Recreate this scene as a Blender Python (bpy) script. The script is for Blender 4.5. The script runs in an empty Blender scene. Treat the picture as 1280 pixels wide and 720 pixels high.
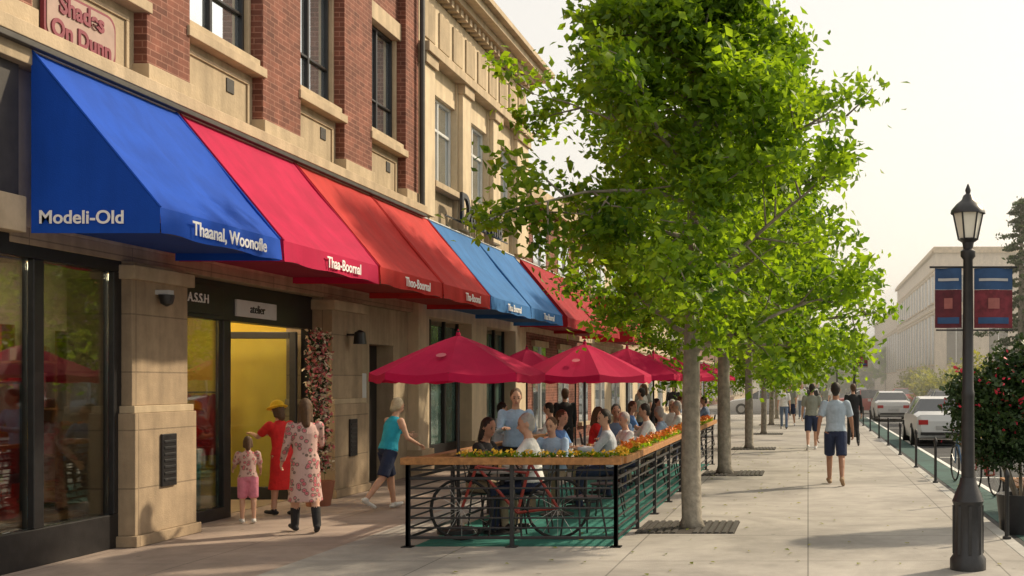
import bpy, math, random
import numpy as np
from mathutils import Vector, Matrix
from mathutils.bvhtree import BVHTree
rad=math.radians
random.seed(4)
scene=bpy.context.scene
COL=scene.collection
# ---------------------------------------------------------------- materials
MATS={}
def M(name,col,rough=.75,var=.18,scale=6,bump=.15,metal=0,spec=.4,bscale=None,streak=0,extra=None,trans=0,blotch=0):
    if name in MATS: return MATS[name]
    m=bpy.data.materials.new(name); m.use_nodes=True; nt=m.node_tree; N=nt.nodes; L=nt.links
    b=N['Principled BSDF']; b.inputs['Roughness'].default_value=rough; b.inputs['Metallic'].default_value=metal
    b.inputs['Specular IOR Level'].default_value=spec
    tc=N.new('ShaderNodeTexCoord')
    no=N.new('ShaderNodeTexNoise'); no.inputs['Scale'].default_value=scale; no.inputs['Detail'].default_value=6; no.inputs['Roughness'].default_value=.65
    L.new(tc.outputs['Object'],no.inputs['Vector'])
    cr=N.new('ShaderNodeValToRGB'); cr.color_ramp.elements[0].position=.3; cr.color_ramp.elements[1].position=.7
    a=[max(0,c*(1-var)) for c in col[:3]]+[1]; d=[min(1,c*(1+var)) for c in col[:3]]+[1]
    cr.color_ramp.elements[0].color=a; cr.color_ramp.elements[1].color=d
    L.new(no.outputs['Fac'],cr.inputs['Fac']); out=cr.outputs['Color']
    def mul(out,fac_socket):
        mx=N.new('ShaderNodeMix'); mx.data_type='RGBA'; mx.blend_type='MULTIPLY'; mx.inputs[0].default_value=1
        L.new(out,mx.inputs[6]); L.new(fac_socket,mx.inputs[7]); return mx.outputs[2]
    if streak:
        mp=N.new('ShaderNodeMapping'); mp.inputs['Scale'].default_value=(3,3,.35); L.new(tc.outputs['Object'],mp.inputs['Vector'])
        n2=N.new('ShaderNodeTexNoise'); n2.inputs['Scale'].default_value=1.6; n2.inputs['Detail'].default_value=5; L.new(mp.outputs['Vector'],n2.inputs['Vector'])
        r2=N.new('ShaderNodeMapRange'); r2.inputs['From Min'].default_value=.35; r2.inputs['From Max'].default_value=.65; r2.inputs['To Min'].default_value=1-streak; r2.inputs['To Max'].default_value=1
        L.new(n2.outputs['Fac'],r2.inputs['Value']); out=mul(out,r2.outputs[0])
    if blotch:
        n4=N.new('ShaderNodeTexNoise'); n4.inputs['Scale'].default_value=.45; n4.inputs['Detail'].default_value=8; n4.inputs['Roughness'].default_value=.7; n4.inputs['Distortion'].default_value=.6; L.new(tc.outputs['Object'],n4.inputs['Vector'])
        r4=N.new('ShaderNodeMapRange'); r4.inputs['From Min'].default_value=.38; r4.inputs['From Max'].default_value=.6; r4.inputs['To Min'].default_value=1-blotch; r4.inputs['To Max'].default_value=1.08
        L.new(n4.outputs['Fac'],r4.inputs['Value']); out=mul(out,r4.outputs[0])
        vo=N.new('ShaderNodeTexVoronoi'); vo.inputs['Scale'].default_value=2.2; L.new(tc.outputs['Object'],vo.inputs['Vector'])
        r5=N.new('ShaderNodeMapRange'); r5.inputs['From Min'].default_value=.045; r5.inputs['From Max'].default_value=.075; r5.inputs['To Min'].default_value=.62; r5.inputs['To Max'].default_value=1
        L.new(vo.outputs['Distance'],r5.inputs['Value']); out=mul(out,r5.outputs[0])
    if extra: out=extra(nt,tc,out,b)
    L.new(out,b.inputs['Base Color'])
    if bump and not b.inputs['Normal'].is_linked:
        n3=N.new('ShaderNodeTexNoise'); n3.inputs['Scale'].default_value=bscale or scale*8; n3.inputs['Detail'].default_value=4; L.new(tc.outputs['Object'],n3.inputs['Vector'])
        bp=N.new('ShaderNodeBump'); bp.inputs['Strength'].default_value=bump; bp.inputs['Distance'].default_value=.02
        L.new(n3.outputs['Fac'],bp.inputs['Height']); L.new(bp.outputs['Normal'],b.inputs['Normal'])
    if trans:
        tr=N.new('ShaderNodeBsdfTranslucent'); L.new(out,tr.inputs['Color']); ms=N.new('ShaderNodeMixShader'); ms.inputs[0].default_value=trans
        L.new(b.outputs[0],ms.inputs[1]); L.new(tr.outputs[0],ms.inputs[2]); L.new(ms.outputs[0],N['Material Output'].inputs['Surface'])
    MATS[name]=m; return m
def brickx(bw,bh,mort,mcol,var=.5,off=.5,horizontal=False,msm=.1,bstr=.5,mixf=1.0):
    def f(nt,tc,out,b):
        N=nt.nodes;L=nt.links
        sp=N.new('ShaderNodeSeparateXYZ'); L.new(tc.outputs['Object'],sp.inputs[0]); cb=N.new('ShaderNodeCombineXYZ')
        if horizontal:
            L.new(sp.outputs['X'],cb.inputs[0]); L.new(sp.outputs['Y'],cb.inputs[1])
        else:
            ad=N.new('ShaderNodeMath'); L.new(sp.outputs['X'],ad.inputs[0]); L.new(sp.outputs['Y'],ad.inputs[1]); L.new(ad.outputs[0],cb.inputs[0]); L.new(sp.outputs['Z'],cb.inputs[1])
        bt=N.new('ShaderNodeTexBrick'); bt.offset=off; L.new(cb.outputs[0],bt.inputs['Vector'])
        bt.inputs['Scale'].default_value=1; bt.inputs['Brick Width'].default_value=bw; bt.inputs['Row Height'].default_value=bh
        bt.inputs['Mortar Size'].default_value=mort; bt.inputs['Mortar Smooth'].default_value=msm
        bt.inputs['Color1'].default_value=(1,1,1,1); bt.inputs['Color2'].default_value=(1-var,1-var,1-var,1); bt.inputs['Mortar'].default_value=(*mcol,1)
        mx=N.new('ShaderNodeMix'); mx.data_type='RGBA'; mx.blend_type='MULTIPLY'; mx.inputs[0].default_value=mixf
        L.new(out,mx.inputs[6]); L.new(bt.outputs['Color'],mx.inputs[7])
        no=N.new('ShaderNodeTexNoise'); no.inputs['Scale'].default_value=60; L.new(tc.outputs['Object'],no.inputs['Vector'])
        s=N.new('ShaderNodeMath'); s.operation='MULTIPLY_ADD'; s.inputs[1].default_value=-1; L.new(bt.outputs['Fac'],s.inputs[0]); L.new(no.outputs['Fac'],s.inputs[2])
        bp=N.new('ShaderNodeBump'); bp.inputs['Strength'].default_value=bstr; bp.inputs['Distance'].default_value=.01; L.new(s.outputs[0],bp.inputs['Height']); L.new(bp.outputs['Normal'],b.inputs['Normal'])
        return mx.outputs[2]
    return f
def leafmat(name,c1,c2,trans=.45):
    m=bpy.data.materials.new(name); m.use_nodes=True; nt=m.node_tree;N=nt.nodes;L=nt.links
    b=N['Principled BSDF']; b.inputs['Roughness'].default_value=.5; b.inputs['Specular IOR Level'].default_value=.35
    g=N.new('ShaderNodeNewGeometry'); cr=N.new('ShaderNodeValToRGB'); cr.color_ramp.elements[0].color=(*c1,1); cr.color_ramp.elements[1].color=(*c2,1)
    tc=N.new('ShaderNodeTexCoord'); no=N.new('ShaderNodeTexNoise'); no.inputs['Scale'].default_value=1.3; L.new(tc.outputs['Object'],no.inputs['Vector'])
    ad=N.new('ShaderNodeMath'); ad.operation='MULTIPLY_ADD'; ad.inputs[1].default_value=.55; L.new(g.outputs['Random Per Island'],ad.inputs[0])
    s=N.new('ShaderNodeMath'); s.operation='MULTIPLY_ADD'; s.inputs[1].default_value=1.4; s.inputs[2].default_value=-.45; L.new(no.outputs['Fac'],s.inputs[0]); L.new(s.outputs[0],ad.inputs[2])
    L.new(ad.outputs[0],cr.inputs['Fac']); L.new(cr.outputs[0],b.inputs['Base Color'])
    tr=N.new('ShaderNodeBsdfTranslucent'); mx=N.new('ShaderNodeMix'); mx.data_type='RGBA'; mx.blend_type='MULTIPLY'; mx.inputs[0].default_value=1; mx.inputs[7].default_value=(2.3,1.95,.6,1)
    L.new(cr.outputs[0],mx.inputs[6]); L.new(mx.outputs[2],tr.inputs['Color'])
    ms=N.new('ShaderNodeMixShader'); ms.inputs[0].default_value=trans; L.new(b.outputs[0],ms.inputs[1]); L.new(tr.outputs[0],ms.inputs[2]); L.new(ms.outputs[0],N['Material Output'].inputs['Surface'])
    return m
def glassmat(name,tint=(.8,.85,.85),boost=1.0):
    m=bpy.data.materials.new(name); m.use_nodes=True; nt=m.node_tree;N=nt.nodes;L=nt.links
    N.remove(N['Principled BSDF'])
    t=N.new('ShaderNodeBsdfTransparent'); t.inputs[0].default_value=(*tint,1); g=N.new('ShaderNodeBsdfGlossy'); g.inputs['Roughness'].default_value=.01
    tc=N.new('ShaderNodeTexCoord'); no=N.new('ShaderNodeTexNoise'); no.inputs['Scale'].default_value=.8; L.new(tc.outputs['Object'],no.inputs['Vector'])
    bp=N.new('ShaderNodeBump'); bp.inputs['Strength'].default_value=.05; bp.inputs['Distance'].default_value=.05; L.new(no.outputs['Fac'],bp.inputs['Height']); L.new(bp.outputs[0],g.inputs['Normal'])
    f=N.new('ShaderNodeFresnel'); f.inputs[0].default_value=1.5; mu=N.new('ShaderNodeMath'); mu.operation='MULTIPLY'; mu.use_clamp=True; mu.inputs[1].default_value=boost; L.new(f.outputs[0],mu.inputs[0])
    ms=N.new('ShaderNodeMixShader'); L.new(mu.outputs[0],ms.inputs[0]); L.new(t.outputs[0],ms.inputs[1]); L.new(g.outputs[0],ms.inputs[2]); L.new(ms.outputs[0],N['Material Output'].inputs['Surface'])
    return m
def emis(name,col,s):
    m=bpy.data.materials.new(name); m.use_nodes=True; b=m.node_tree.nodes['Principled BSDF']; b.inputs['Base Color'].default_value=(*col,1)
    b.inputs['Emission Color'].default_value=(*col,1); b.inputs['Emission Strength'].default_value=s; return m
brick=M('brick',(.24,.085,.055),.85,.3,3,extra=brickx(.22,.075,.007,(1.4,1.9,2.1),.4),streak=.22)
stone=M('limestone',(.50,.39,.26),.85,.12,4,.25,streak=.22)
stone2=M('cast_stone',(.41,.305,.20),.85,.15,5,.3,streak=.28,extra=brickx(1.6,.62,.008,(.6,.6,.6),.1,off=0,bstr=.4))
panel=M('stucco_panel',(.45,.355,.24),.9,.12,3,.3,streak=.28)
stucco=M('cream_stucco',(.64,.52,.36),.9,.1,3,.25,streak=.18)
black=M('black_frame',(.018,.017,.018),.35,.3,9,.05)
metal_black=M('black_metal',(.02,.02,.022),.4,.3,12,.08,spec=.5)
bronze=M('bronze_panel',(.05,.045,.04),.5,.3,4,.05)
whitef=M('window_frame_paint',(.58,.59,.59),.5,.06,5,.05)
wood=M('wood',(.36,.17,.06),.6,.35,14,.2)
conc=M('concrete_pavement',(.38,.355,.325),.85,.12,2.5,.25,bscale=40,blotch=.26,extra=brickx(1.83,1.83,.009,(.5,.5,.5),.13,off=0,horizontal=True,bstr=.25))
conc_warm=M('warm_pavement',(.36,.28,.235),.85,.14,2.4,.25,bscale=40,blotch=.28,extra=brickx(1.2,1.2,.008,(.55,.55,.55),.12,off=0,horizontal=True,bstr=.25))
kerbm=M('kerb_concrete',(.38,.37,.35),.85,.2,3,.2)
asph=M('asphalt',(.06,.06,.062),.9,.3,2,.4,bscale=70,blotch=.3)
grnd=M('ground_earth',(.12,.12,.10),.95,.2,.3,.2)
teal=M('patio_carpet',(.022,.17,.14),.85,.2,4,.3,blotch=.25)
teallane=M('bike_lane_paint',(.035,.09,.08),.8,.25,3,.3,blotch=.3)
whitep=M('road_paint',(.7,.7,.67),.7,.2,8,.1)
yellowp=M('yellow_road_paint',(.6,.42,.05),.7,.12,8,.1)
glass=glassmat('shop_glass',(.82,.86,.84),.8)
yellow_w=M('yellow_wall',(.80,.58,.08),.8,.08,2,.05)
white_w=M('interior_white',(.62,.54,.40),.8,.08,2,.05)
floorin=M('interior_floor',(.32,.24,.16),.4,.2,3,.05)
lampm=emis('ceiling_lamp_glow',(1,.80,.50),26)
winglass=M('upper_window_glass',(.66,.73,.78),.04,.2,.6,.035,metal=.92,spec=.8,bscale=1.3)
leafA=leafmat('leaves_green',(.022,.085,.007),(.22,.36,.03),.55)
leafB=leafmat('leaves_dark',(.012,.032,.012),(.045,.085,.025),.18)
leafC=leafmat('leaves_light',(.06,.11,.02),(.26,.27,.05),.4)
bark=M('bark',(.32,.285,.23),.9,.35,9,.5,bscale=25,streak=.35)
# ---------------------------------------------------------------- builders
def mesh_obj(name,verts,faces,mats,parent=None,midx=None,smooth=False):
    me=bpy.data.meshes.new(name); me.from_pydata([tuple(v) for v in verts],[],[tuple(f) for f in faces])
    for m in (mats if isinstance(mats,(list,tuple)) else [mats]): me.materials.append(m)
    if midx is not None: me.polygons.foreach_set('material_index',midx)
    if smooth: me.polygons.foreach_set('use_smooth',[True]*len(me.polygons))
    me.update(); o=bpy.data.objects.new(name,me); COL.objects.link(o)
    if parent: o.parent=parent
    return o
class B:
    def __init__(s,name,loc=(0,0,0),rz=0):
        s.e=bpy.data.objects.new(name,None); COL.objects.link(s.e); s.e.location=loc; s.e.rotation_euler=(0,0,rz); s.p={}; s.e.empty_display_size=.2
    def part(s,n,mat):
        if n not in s.p: s.p[n]=[[],[],mat,False]
        return s.p[n]
    def add(s,n,mat,vs,fs,smooth=False):
        p=s.part(n,mat); o=len(p[0]); p[0]+= [tuple(v) for v in vs]; p[1]+=[tuple(i+o for i in f) for f in fs]; p[3]=smooth or p[3]
    def box(s,n,mat,x0,x1,y0,y1,z0,z1):
        vs=[(x,y,z) for x in (x0,x1) for y in (y0,y1) for z in (z0,z1)]
        s.add(n,mat,vs,[(0,1,3,2),(4,6,7,5),(0,4,5,1),(2,3,7,6),(0,2,6,4),(1,5,7,3)])
    def tube(s,n,mat,pts,r,k=8):
        vs,fs=tubemesh(pts,r if isinstance(r,(list,tuple)) else [r]*len(pts),k); s.add(n,mat,vs,fs,True)
    def lathe(s,n,mat,prof,cx=0,cy=0,k=16,smooth=True):
        vs=[];fs=[]
        for r,z in prof:
            for i in range(k):
                a=2*math.pi*i/k; vs.append((cx+r*math.cos(a),cy+r*math.sin(a),z))
        for j in range(len(prof)-1):
            for i in range(k): fs.append((j*k+i,j*k+(i+1)%k,(j+1)*k+(i+1)%k,(j+1)*k+i))
        fs.append(tuple(range(k))[::-1]); fs.append(tuple((len(prof)-1)*k+i for i in range(k)))
        s.add(n,mat,vs,fs,smooth)
    def done(s,bevel=0):
        for n,(v,f,m,sm) in s.p.items():
            o=mesh_obj(n,v,f,m,s.e)
            if sm:
                o.data.polygons.foreach_set('use_smooth',[True]*len(o.data.polygons)); o.data.set_sharp_from_angle(angle=rad(40))
            if bevel and not sm:
                bm=o.modifiers.new('bevel','BEVEL'); bm.width=bevel; bm.segments=2; bm.limit_method='ANGLE'
        return s.e
def frame(d):
    d=Vector(d).normalized(); u=d.cross(Vector((0,0,1)) if abs(d.z)<.95 else Vector((1,0,0))).normalized(); return d,u,d.cross(u)
def tubemesh(pts,rs,k=8):
    pts=[Vector(p) for p in pts]; vs=[];fs=[]
    for i,p in enumerate(pts):
        d=(pts[min(i+1,len(pts)-1)]-pts[max(i-1,0)]); _,u,w=frame(d)
        for j in range(k):
            a=2*math.pi*j/k; vs.append(p+u*math.cos(a)*rs[i]+w*math.sin(a)*rs[i])
    for i in range(len(pts)-1):
        for j in range(k): fs.append((i*k+j,i*k+(j+1)%k,(i+1)*k+(j+1)%k,(i+1)*k+j))
    fs.append(tuple(range(k))[::-1]); fs.append(tuple((len(pts)-1)*k+j for j in range(k)))
    return vs,fs
def text(name,s,size,loc,facing,mat,parent,ext=.006,off=.0,align='CENTER'):
    c=bpy.data.curves.new(name,'FONT'); c.body=s; c.size=size; c.extrude=ext; c.offset=off; c.align_x=align; c.align_y='CENTER'
    o=bpy.data.objects.new(name+'_tmp',c); COL.objects.link(o); bpy.context.view_layer.update()
    me=bpy.data.meshes.new_from_object(o.evaluated_get(bpy.context.evaluated_depsgraph_get())); bpy.data.objects.remove(o)
    me.materials.clear(); me.materials.append(mat); t=bpy.data.objects.new(name,me); COL.objects.link(t)
    R={'x':Matrix(((0,0,1),(1,0,0),(0,1,0))),'-y':Matrix(((1,0,0),(0,0,-1),(0,1,0)))}[facing].to_4x4()
    t.matrix_world=Matrix.Translation(loc)@R; t.parent=parent; return t
# ---------------------------------------------------------------- leaves
def leafarrays(P,size,rng,flat=.35):
    n=len(P); nrm=rng.normal(size=(n,3)); nrm[:,2]+=flat*2; nrm/=np.linalg.norm(nrm,axis=1)[:,None]
    t=rng.normal(size=(n,3)); t-= (t*nrm).sum(1)[:,None]*nrm; t/=np.linalg.norm(t,axis=1)[:,None]; b=np.cross(nrm,t)
    s=(size*(.6+.8*rng.random(n)))[:,None]
    a=P-t*s; c=P+t*s; l=P+b*s*.62-t*s*.15+nrm*s*.22; r=P-b*s*.62-t*s*.15+nrm*s*.22
    V=np.stack([a,r,c,l],1).reshape(-1,3); i=np.arange(n)*4
    F=np.stack([i,i+1,i+2,i,i+2,i+3],1).reshape(-1,3); return V,F
def trimesh(name,V,F,mat,parent=None):
    me=bpy.data.meshes.new(name); me.vertices.add(len(V)); me.vertices.foreach_set('co',V.astype(np.float32).ravel())
    me.loops.add(len(F)*3); me.loops.foreach_set('vertex_index',F.astype(np.int32).ravel()); me.polygons.add(len(F))
    me.polygons.foreach_set('loop_start',np.arange(len(F),dtype=np.int32)*3); me.update(calc_edges=True); me.materials.append(mat)
    o=bpy.data.objects.new(name,me); COL.objects.link(o)
    if parent: o.parent=parent
    return o
def cloud(name,blobs,n,size,mat,parent,seed=1):
    rng=np.random.default_rng(seed); w=np.array([b[3]*b[4]*b[5] for b in blobs]); ps=[]
    cnt=(n*w/w.sum()).astype(int)+1
    for b,c in zip(blobs,cnt):
        d=rng.normal(size=(c,3)); d/=np.linalg.norm(d,axis=1)[:,None]; r=rng.random(c)**.45
        ps.append(np.array(b[:3])+d*r[:,None]*np.array(b[3:6])*(1+.25*np.sin(d[:,:1]*7+d[:,2:]*9)))
    V,F=leafarrays(np.concatenate(ps),size,rng); return trimesh(name,V,F,mat,parent)
def tree(name,loc,H,zb,R,nl,ls,seed,limbs=34,trunk=.12,mat=leafA):
    rng=np.random.default_rng(seed); e=bpy.data.objects.new(name,None); COL.objects.link(e); e.location=loc
    vs=[];fs=[]
    def addt(pts,rs,k=7):
        v,f=tubemesh(pts,rs,k); o=len(vs); vs.extend(v); fs.extend([tuple(i+o for i in q) for q in f])
    tp=[];tr=[]
    for i in range(15):
        t=i/14; tp.append(Vector((.10*math.sin(t*5+seed)*t,.08*math.cos(t*4+seed)*t-.08*t,H*.93*t))); tr.append(trunk*(1.35 if i==0 else 1)*(1-t)**.75+.012)
    tp.insert(1,tp[0].lerp(tp[1],.25)); tr.insert(1,trunk*1.05)
    addt(tp,tr,12)
    def tpos(z):
        t=z/(H*.93); i=min(int(t*14),13); return tp[i+1 if i>0 else 0].lerp(tp[min(i+2,15)],max(0,min(1,t*14-i)))
    pts=[]
    for i in range(limbs):
        h=((i+.5)/limbs)**.85; z=zb*.82+(H*.9-zb*.82)*h; az=i*2.399+rng.normal()*.3
        prof=math.sin(math.pi*min(1,(.20+.80*h))**.75)**.8 if h<1 else 0
        L=R*max(.26,prof)*(.7+.55*rng.random())
        el=rad(14+42*h+rng.normal()*8); p0=tpos(z); p0=Vector(p0)
        path=[p0]; d=Vector((math.cos(az)*math.cos(el),math.sin(az)*math.cos(el),math.sin(el)))
        for s in range(5):
            d=(d+Vector(rng.normal(size=3)*.13)+Vector((0,0,-.03+.03*h))).normalized(); path.append(path[-1]+d*L/5)
        addt(path,[trunk*.36*(1-h*.6)*(1-.17*q) for q in range(6)],5)
        for sidx in range(8):
            q=.25+.75*(sidx+rng.random())/8; a=q*5; k=min(int(a),4); sp=path[k].lerp(path[k+1],a-k)
            dd=(d*.5+Vector(rng.normal(size=3))*.65+Vector((0,0,.15))).normalized(); sl=L*.42*(1.15-.6*q)*(.6+.6*rng.random())+.12
            e1=sp+dd*sl*.5; e2=e1+(dd+Vector(rng.normal(size=3))*.3).normalized()*sl*.5
            addt([sp,e1,e2],[.014,.009,.004],4)
            for cpt,wt in ((e1,.7),(e2,1.0),(e1.lerp(e2,.5),.8)): pts.append((cpt,wt))
    C=np.array([tuple(p[0]) for p in pts]); W=np.array([p[1] for p in pts])*(.15+1.6*rng.random(len(pts))); W/=W.sum()
    idx=rng.choice(len(C),nl,p=W); P=C[idx]+rng.normal(size=(nl,3))*np.array([.14,.14,.11])*(R/2.2)
    V,F=leafarrays(P,ls,rng); trimesh('foliage',V,F,mat,e)
    mesh_obj('trunk_and_limbs',vs,fs,bark,e,smooth=True); return e
def dup_tree(src,loc,rz,s):
    e=bpy.data.objects.new(src.name.split('.')[0],None); COL.objects.link(e); e.location=loc; e.rotation_euler=(0,0,rz); e.scale=s
    for c in src.children:
        o=bpy.data.objects.new(c.name.split('.')[0],c.data); COL.objects.link(o); o.parent=e
    return e
# ---------------------------------------------------------------- GROUND
g=B('ground'); g.box('earth',grnd,-600,600,-60,900,-.4,-.16); g.done()
g=B('road'); g.box('asphalt',asph,2.3,9.6,-30,240,-.159,-.13)
g.box('cross_asphalt',asph,-90,90,62,72,-.158,-.126)
for y in range(0,200,6):
    g.box('lane_line',yellowp,5.85,5.97,y,y+3,-.13,-.1255)
g.box('bike_lane',teallane,2.55,3.1,-20,60,-.13,-.126)
g.box('edge_line',whitep,3.12,3.22,-20,60,-.13,-.1255)
for y in range(16,60,6): g.box('parking_tick',whitep,3.3,4.9,y,y+.1,-.13,-.125)
g.done()
s=B('sidewalk'); s.box('pavement',conc,-5.0,2.15,-20,61,-.15,0); s.box('shop_side_pavement',conc_warm,-12.5,-5.0,-20,61,-.15,-.0)
s.box('pavement_far_block',conc,-12,2.15,73,240,-.15,0)
s.done()
s=B('kerb'); s.box('kerbstone',kerbm,2.152,2.30,-20,61,-.15,.003); s.box('kerbstone_far',kerbm,9.6,9.75,-20,240,-.15,0); s.done(.01)
s=B('sidewalk'); s.box('pavement_opposite',conc,9.752,14,-20,240,-.15,-.002); s.done()
# ---------------------------------------------------------------- BRICK BUILDING
XF=-7.2
b=B('brick_shop_building')
PIL=[(4.3,5.2),(6.9,7.8),(9.5,10.4),(12.2,13.05),(14.8,15.9),(17.4,18.5),(20.05,20.7)]
b.box('upper_wall_core',brick,-12,-7.62,4.3,20.7,3.2,10.6)
for y0,y1 in PIL:
    b.box('brick_pilaster',brick,-7.62,XF,y0,y1,5.02,10.2)
    b.box('pilaster_stone_base',stone,-7.62,XF+.04,y0-.03,y1+.03,5.0,5.22)
for i in range(len(PIL)-1):
    a,c=PIL[i][1],PIL[i+1][0]
    b.box('spandrel_panel',panel,-7.62,-7.34,a,c,5.0,5.78)
    for z0,z1 in ((5.08,5.13),(5.64,5.69)): b.box('panel_moulding',stone,-7.34,-7.315,a+.12,c-.12,z0,z1)
    for q in (a+.12,c-.17): b.box('panel_moulding_v',stone,-7.34,-7.317,q,q+.05,5.13,5.64)
    b.box('window_sill',stone,-7.62,-7.17,a-.06,c+.06,5.78,5.9); b.box('window_sill_step',stone,-7.62,-7.23,a+.01,c-.01,5.9,6.0)
    wy0,wy1=a+.06,c-.06
    b.box('jamb',stone,-7.62,-7.36,a,wy0,6.0,7.85); b.box('jamb',stone,-7.62,-7.36,wy1,c,6.0,7.85)
    b.box('lintel',stone,-7.62,-7.28,a,c,7.85,8.15)
    b.box('brick_above',brick,-7.62,-7.34,a,c,8.15,10.2)
    b.box('window_glass',winglass,-7.60,-7.47,wy0,wy1,6.0,7.85)
    m=(wy0+wy1)/2
    for q0,q1 in ((wy0,wy0+.05),(m-.03,m+.03),(wy1-.05,wy1)): b.box('window_frame',black,-7.47,-7.42,q0,q1,6.0,7.85)
    for z0,z1 in ((6.0,6.06),(6.55,6.59),(7.79,7.85)): b.box('window_frame_h',black,-7.47,-7.425,wy0+.05,m-.03,z0,z1); b.box('window_frame_h',black,-7.47,-7.425,m+.03,wy1-.05,z0,z1)
    if i!=2: b.box('wall_vents',bronze,-7.34,-7.325,(a+c)/2+.2,(a+c)/2+.38,5.42,5.6)
b.box('parapet',stone,-12,-7.05,4.3,20.7,10.2,10.45)
b.box('ledge',stone,-7.62,-7.03,4.3,20.7,4.86,5.0); b.box('ledge_lower',panel,-7.62,-7.12,4.3,20.7,4.66,4.86)
b.box('metal_flashing',bronze,-7.12,-7.04,4.3,20.7,4.80,4.86)
b.box('wall_above_shop',panel,-7.62,-7.3,10.25,20.7,3.2,4.66)
b.box('dark_fascia',bronze,-7.62,-7.22,4.3,10.25,3.45,4.66); b.box('fascia_beam',stone,-7.62,-7.15,4.3,10.25,3.12,3.45)
b.box('soffit_beam',stone2,-7.62,-7.3,10.25,20.7,3.04,3.2)
for y0,y1 in ((6.4,7.4),(11.93,13.0),(16.95,18.1)):
    b.box('ground_pilaster',stone2,-7.9,XF,y0,y1,1.5,3.04)
    b.box('ground_pilaster_base',stone2,-7.9,XF+.07,y0-.06,y1+.06,.12,1.42); b.box('pilaster_plinth',stone2,-7.9,XF+.11,y0-.1,y1+.1,0,.12)
    b.box('pilaster_cap',stone,-7.9,XF+.05,y0-.04,y1+.04,1.42,1.5); b.box('pilaster_capital',stone,-7.9,XF+.06,y0-.05,y1+.05,2.85,3.0)
    ym=(y0+y1)/2
    b.box('wall_vent_box',black,XF+.07,XF+.10,ym-.14,ym+.14,.6,1.18)
    for k in range(7): b.box('vent_slats',metal_black,XF+.10,XF+.108,ym-.11,ym+.11,.66+k*.07,.69+k*.07)
GX=-7.35
b.box('storefront_head',black,-7.6,GX+.04,7.4,11.93,2.92,3.12); b.box('storefront_kick',black,-7.6,GX+.04,7.4,11.93,0,.36)
for y0,y1 in ((7.4,7.5),(9.1,9.2),(10.58,10.72),(11.8,11.93)): b.box('storefront_mullion',black,GX-.08,GX+.04,y0,y1,.36,2.92)
for y0,y1 in ((7.5,9.1),(9.2,10.58),(10.72,11.8)): b.box('storefront_glass',glass,GX-.03,GX-.02,y0,y1,.36,2.92)
GX2=-7.55
b.box('door_head',black,-7.7,GX2+.05,13.0,16.95,2.55,3.04)
b.box('window_kick',black,-7.7,GX2+.05,13.0,14.4,0,.15)
for y0,y1 in ((13.0,13.06),(14.38,14.56),(16.8,16.95)): b.box('door_frame',black,GX2-.06,GX2+.05,y0,y1,0,2.55)
b.box('display_glass',glass,GX2-.03,GX2-.02,13.06,14.38,.15,2.55)
b.box('door_leaf',black,-8.7,-8.6,16.62,16.68,0,2.5); b.box('door_leaf',black,-7.7,-7.6,16.62,16.68,0,2.5); b.box('door_leaf',black,-8.6,-7.7,16.62,16.68,2.4,2.5); b.box('door_leaf',black,-8.6,-7.7,16.62,16.68,0,.2)
b.box('door_leaf_glass',glass,-8.6,-7.7,16.645,16.655,.2,2.4)
b.box('interior_floor',floorin,-12,-7.7,4.3,20.7,-.1,.012)
b.box('interior_back_wall',white_w,-12.2,-12,4.3,13,0,3.1); b.box('interior_yellow_wall',yellow_w,-11,-10.9,13,20.7,0,3.1)
b.box('interior_partition',white_w,-12,-7.92,12.3,12.6,0,3.1); b.box('interior_yellow_side_wall',yellow_w,-10.9,-7.92,17.2,17.4,0,3.04)
b.box('interior_ceiling',white_w,-12,-7.7,4.3,20.7,3.06,3.15)
for yy in (8.4,10.0,11.2): 
    for xx in (-11.2,-9.6): b.box('ceiling_lights',lampm,xx,xx+.4,yy,yy+.4,3.0,3.05)
for yy in (13.4,15.6):
    for xx in (-10.2,-8.5): b.box('ceiling_lights',lampm,xx,xx+.5,yy,yy+.5,3.0,3.05)
b.box('bay3_wall',panel,-7.9,-7.4,18.1,18.9,0,3.04); b.box('bay3_door_head',panel,-7.9,-7.4,18.9,20.0,2.4,3.04); b.box('bay3_wall',panel,-7.9,-7.4,20.0,20.7,0,3.04)
b.box('bay3_door',black,-7.8,-7.7,18.9,20.0,0,2.4)
b.box('notice_board',whitef,-7.4,-7.37,18.3,18.7,1.2,1.9)
b.box('side_wall_near',brick,-12,-7.3,4.1,4.3,0,10.3)
b.tube('downpipe',bronze,[(-7.1,20.62,5.0),(-7.1,20.62,10.2)],.05,8)
be=b.done(.008)
gold=M('letter_white',(.85,.85,.85),.5,.03,5,0)
maroon=M('maroon_paint',(.20,.03,.05),.5,.1,5,0)
pinkp=M('sign_face',(.36,.25,.21),.6,.12,5,.05)
sg=B('shop_wall_sign')
def rrect(y0,y1,z0,z1,r,x):
    v=[]
    for cy,cz,a0 in ((y1-r,z1-r,0),(y0+r,z1-r,90),(y0+r,z0+r,180),(y1-r,z0+r,270)):
        for k in range(6): a=rad(a0+k*18); v.append((x,cy+r*math.cos(a),cz+r*math.sin(a)))
    return v
for nm,mt,ins,x in (('border',maroon,0,-7.27),('face',pinkp,.03,-7.262),):
    v=rrect(10.66+ins,11.76-ins,5.02+ins,5.56-ins,.13,x); w=[(-7.31,p[1],p[2]) for p in v]; n=len(v)
    sg.add(nm,mt,v+w,[tuple(range(n))]+[(i,i+n,(i+1)%n+n,(i+1)%n) for i in range(n)])
sge=sg.done()
text('lettering_1','Shades',.25,(-7.255,11.2,5.42),'x',maroon,sge,off=.008); text('lettering_2','On Dunn',.24,(-7.255,11.2,5.17),'x',maroon,sge,off=.008)
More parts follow.
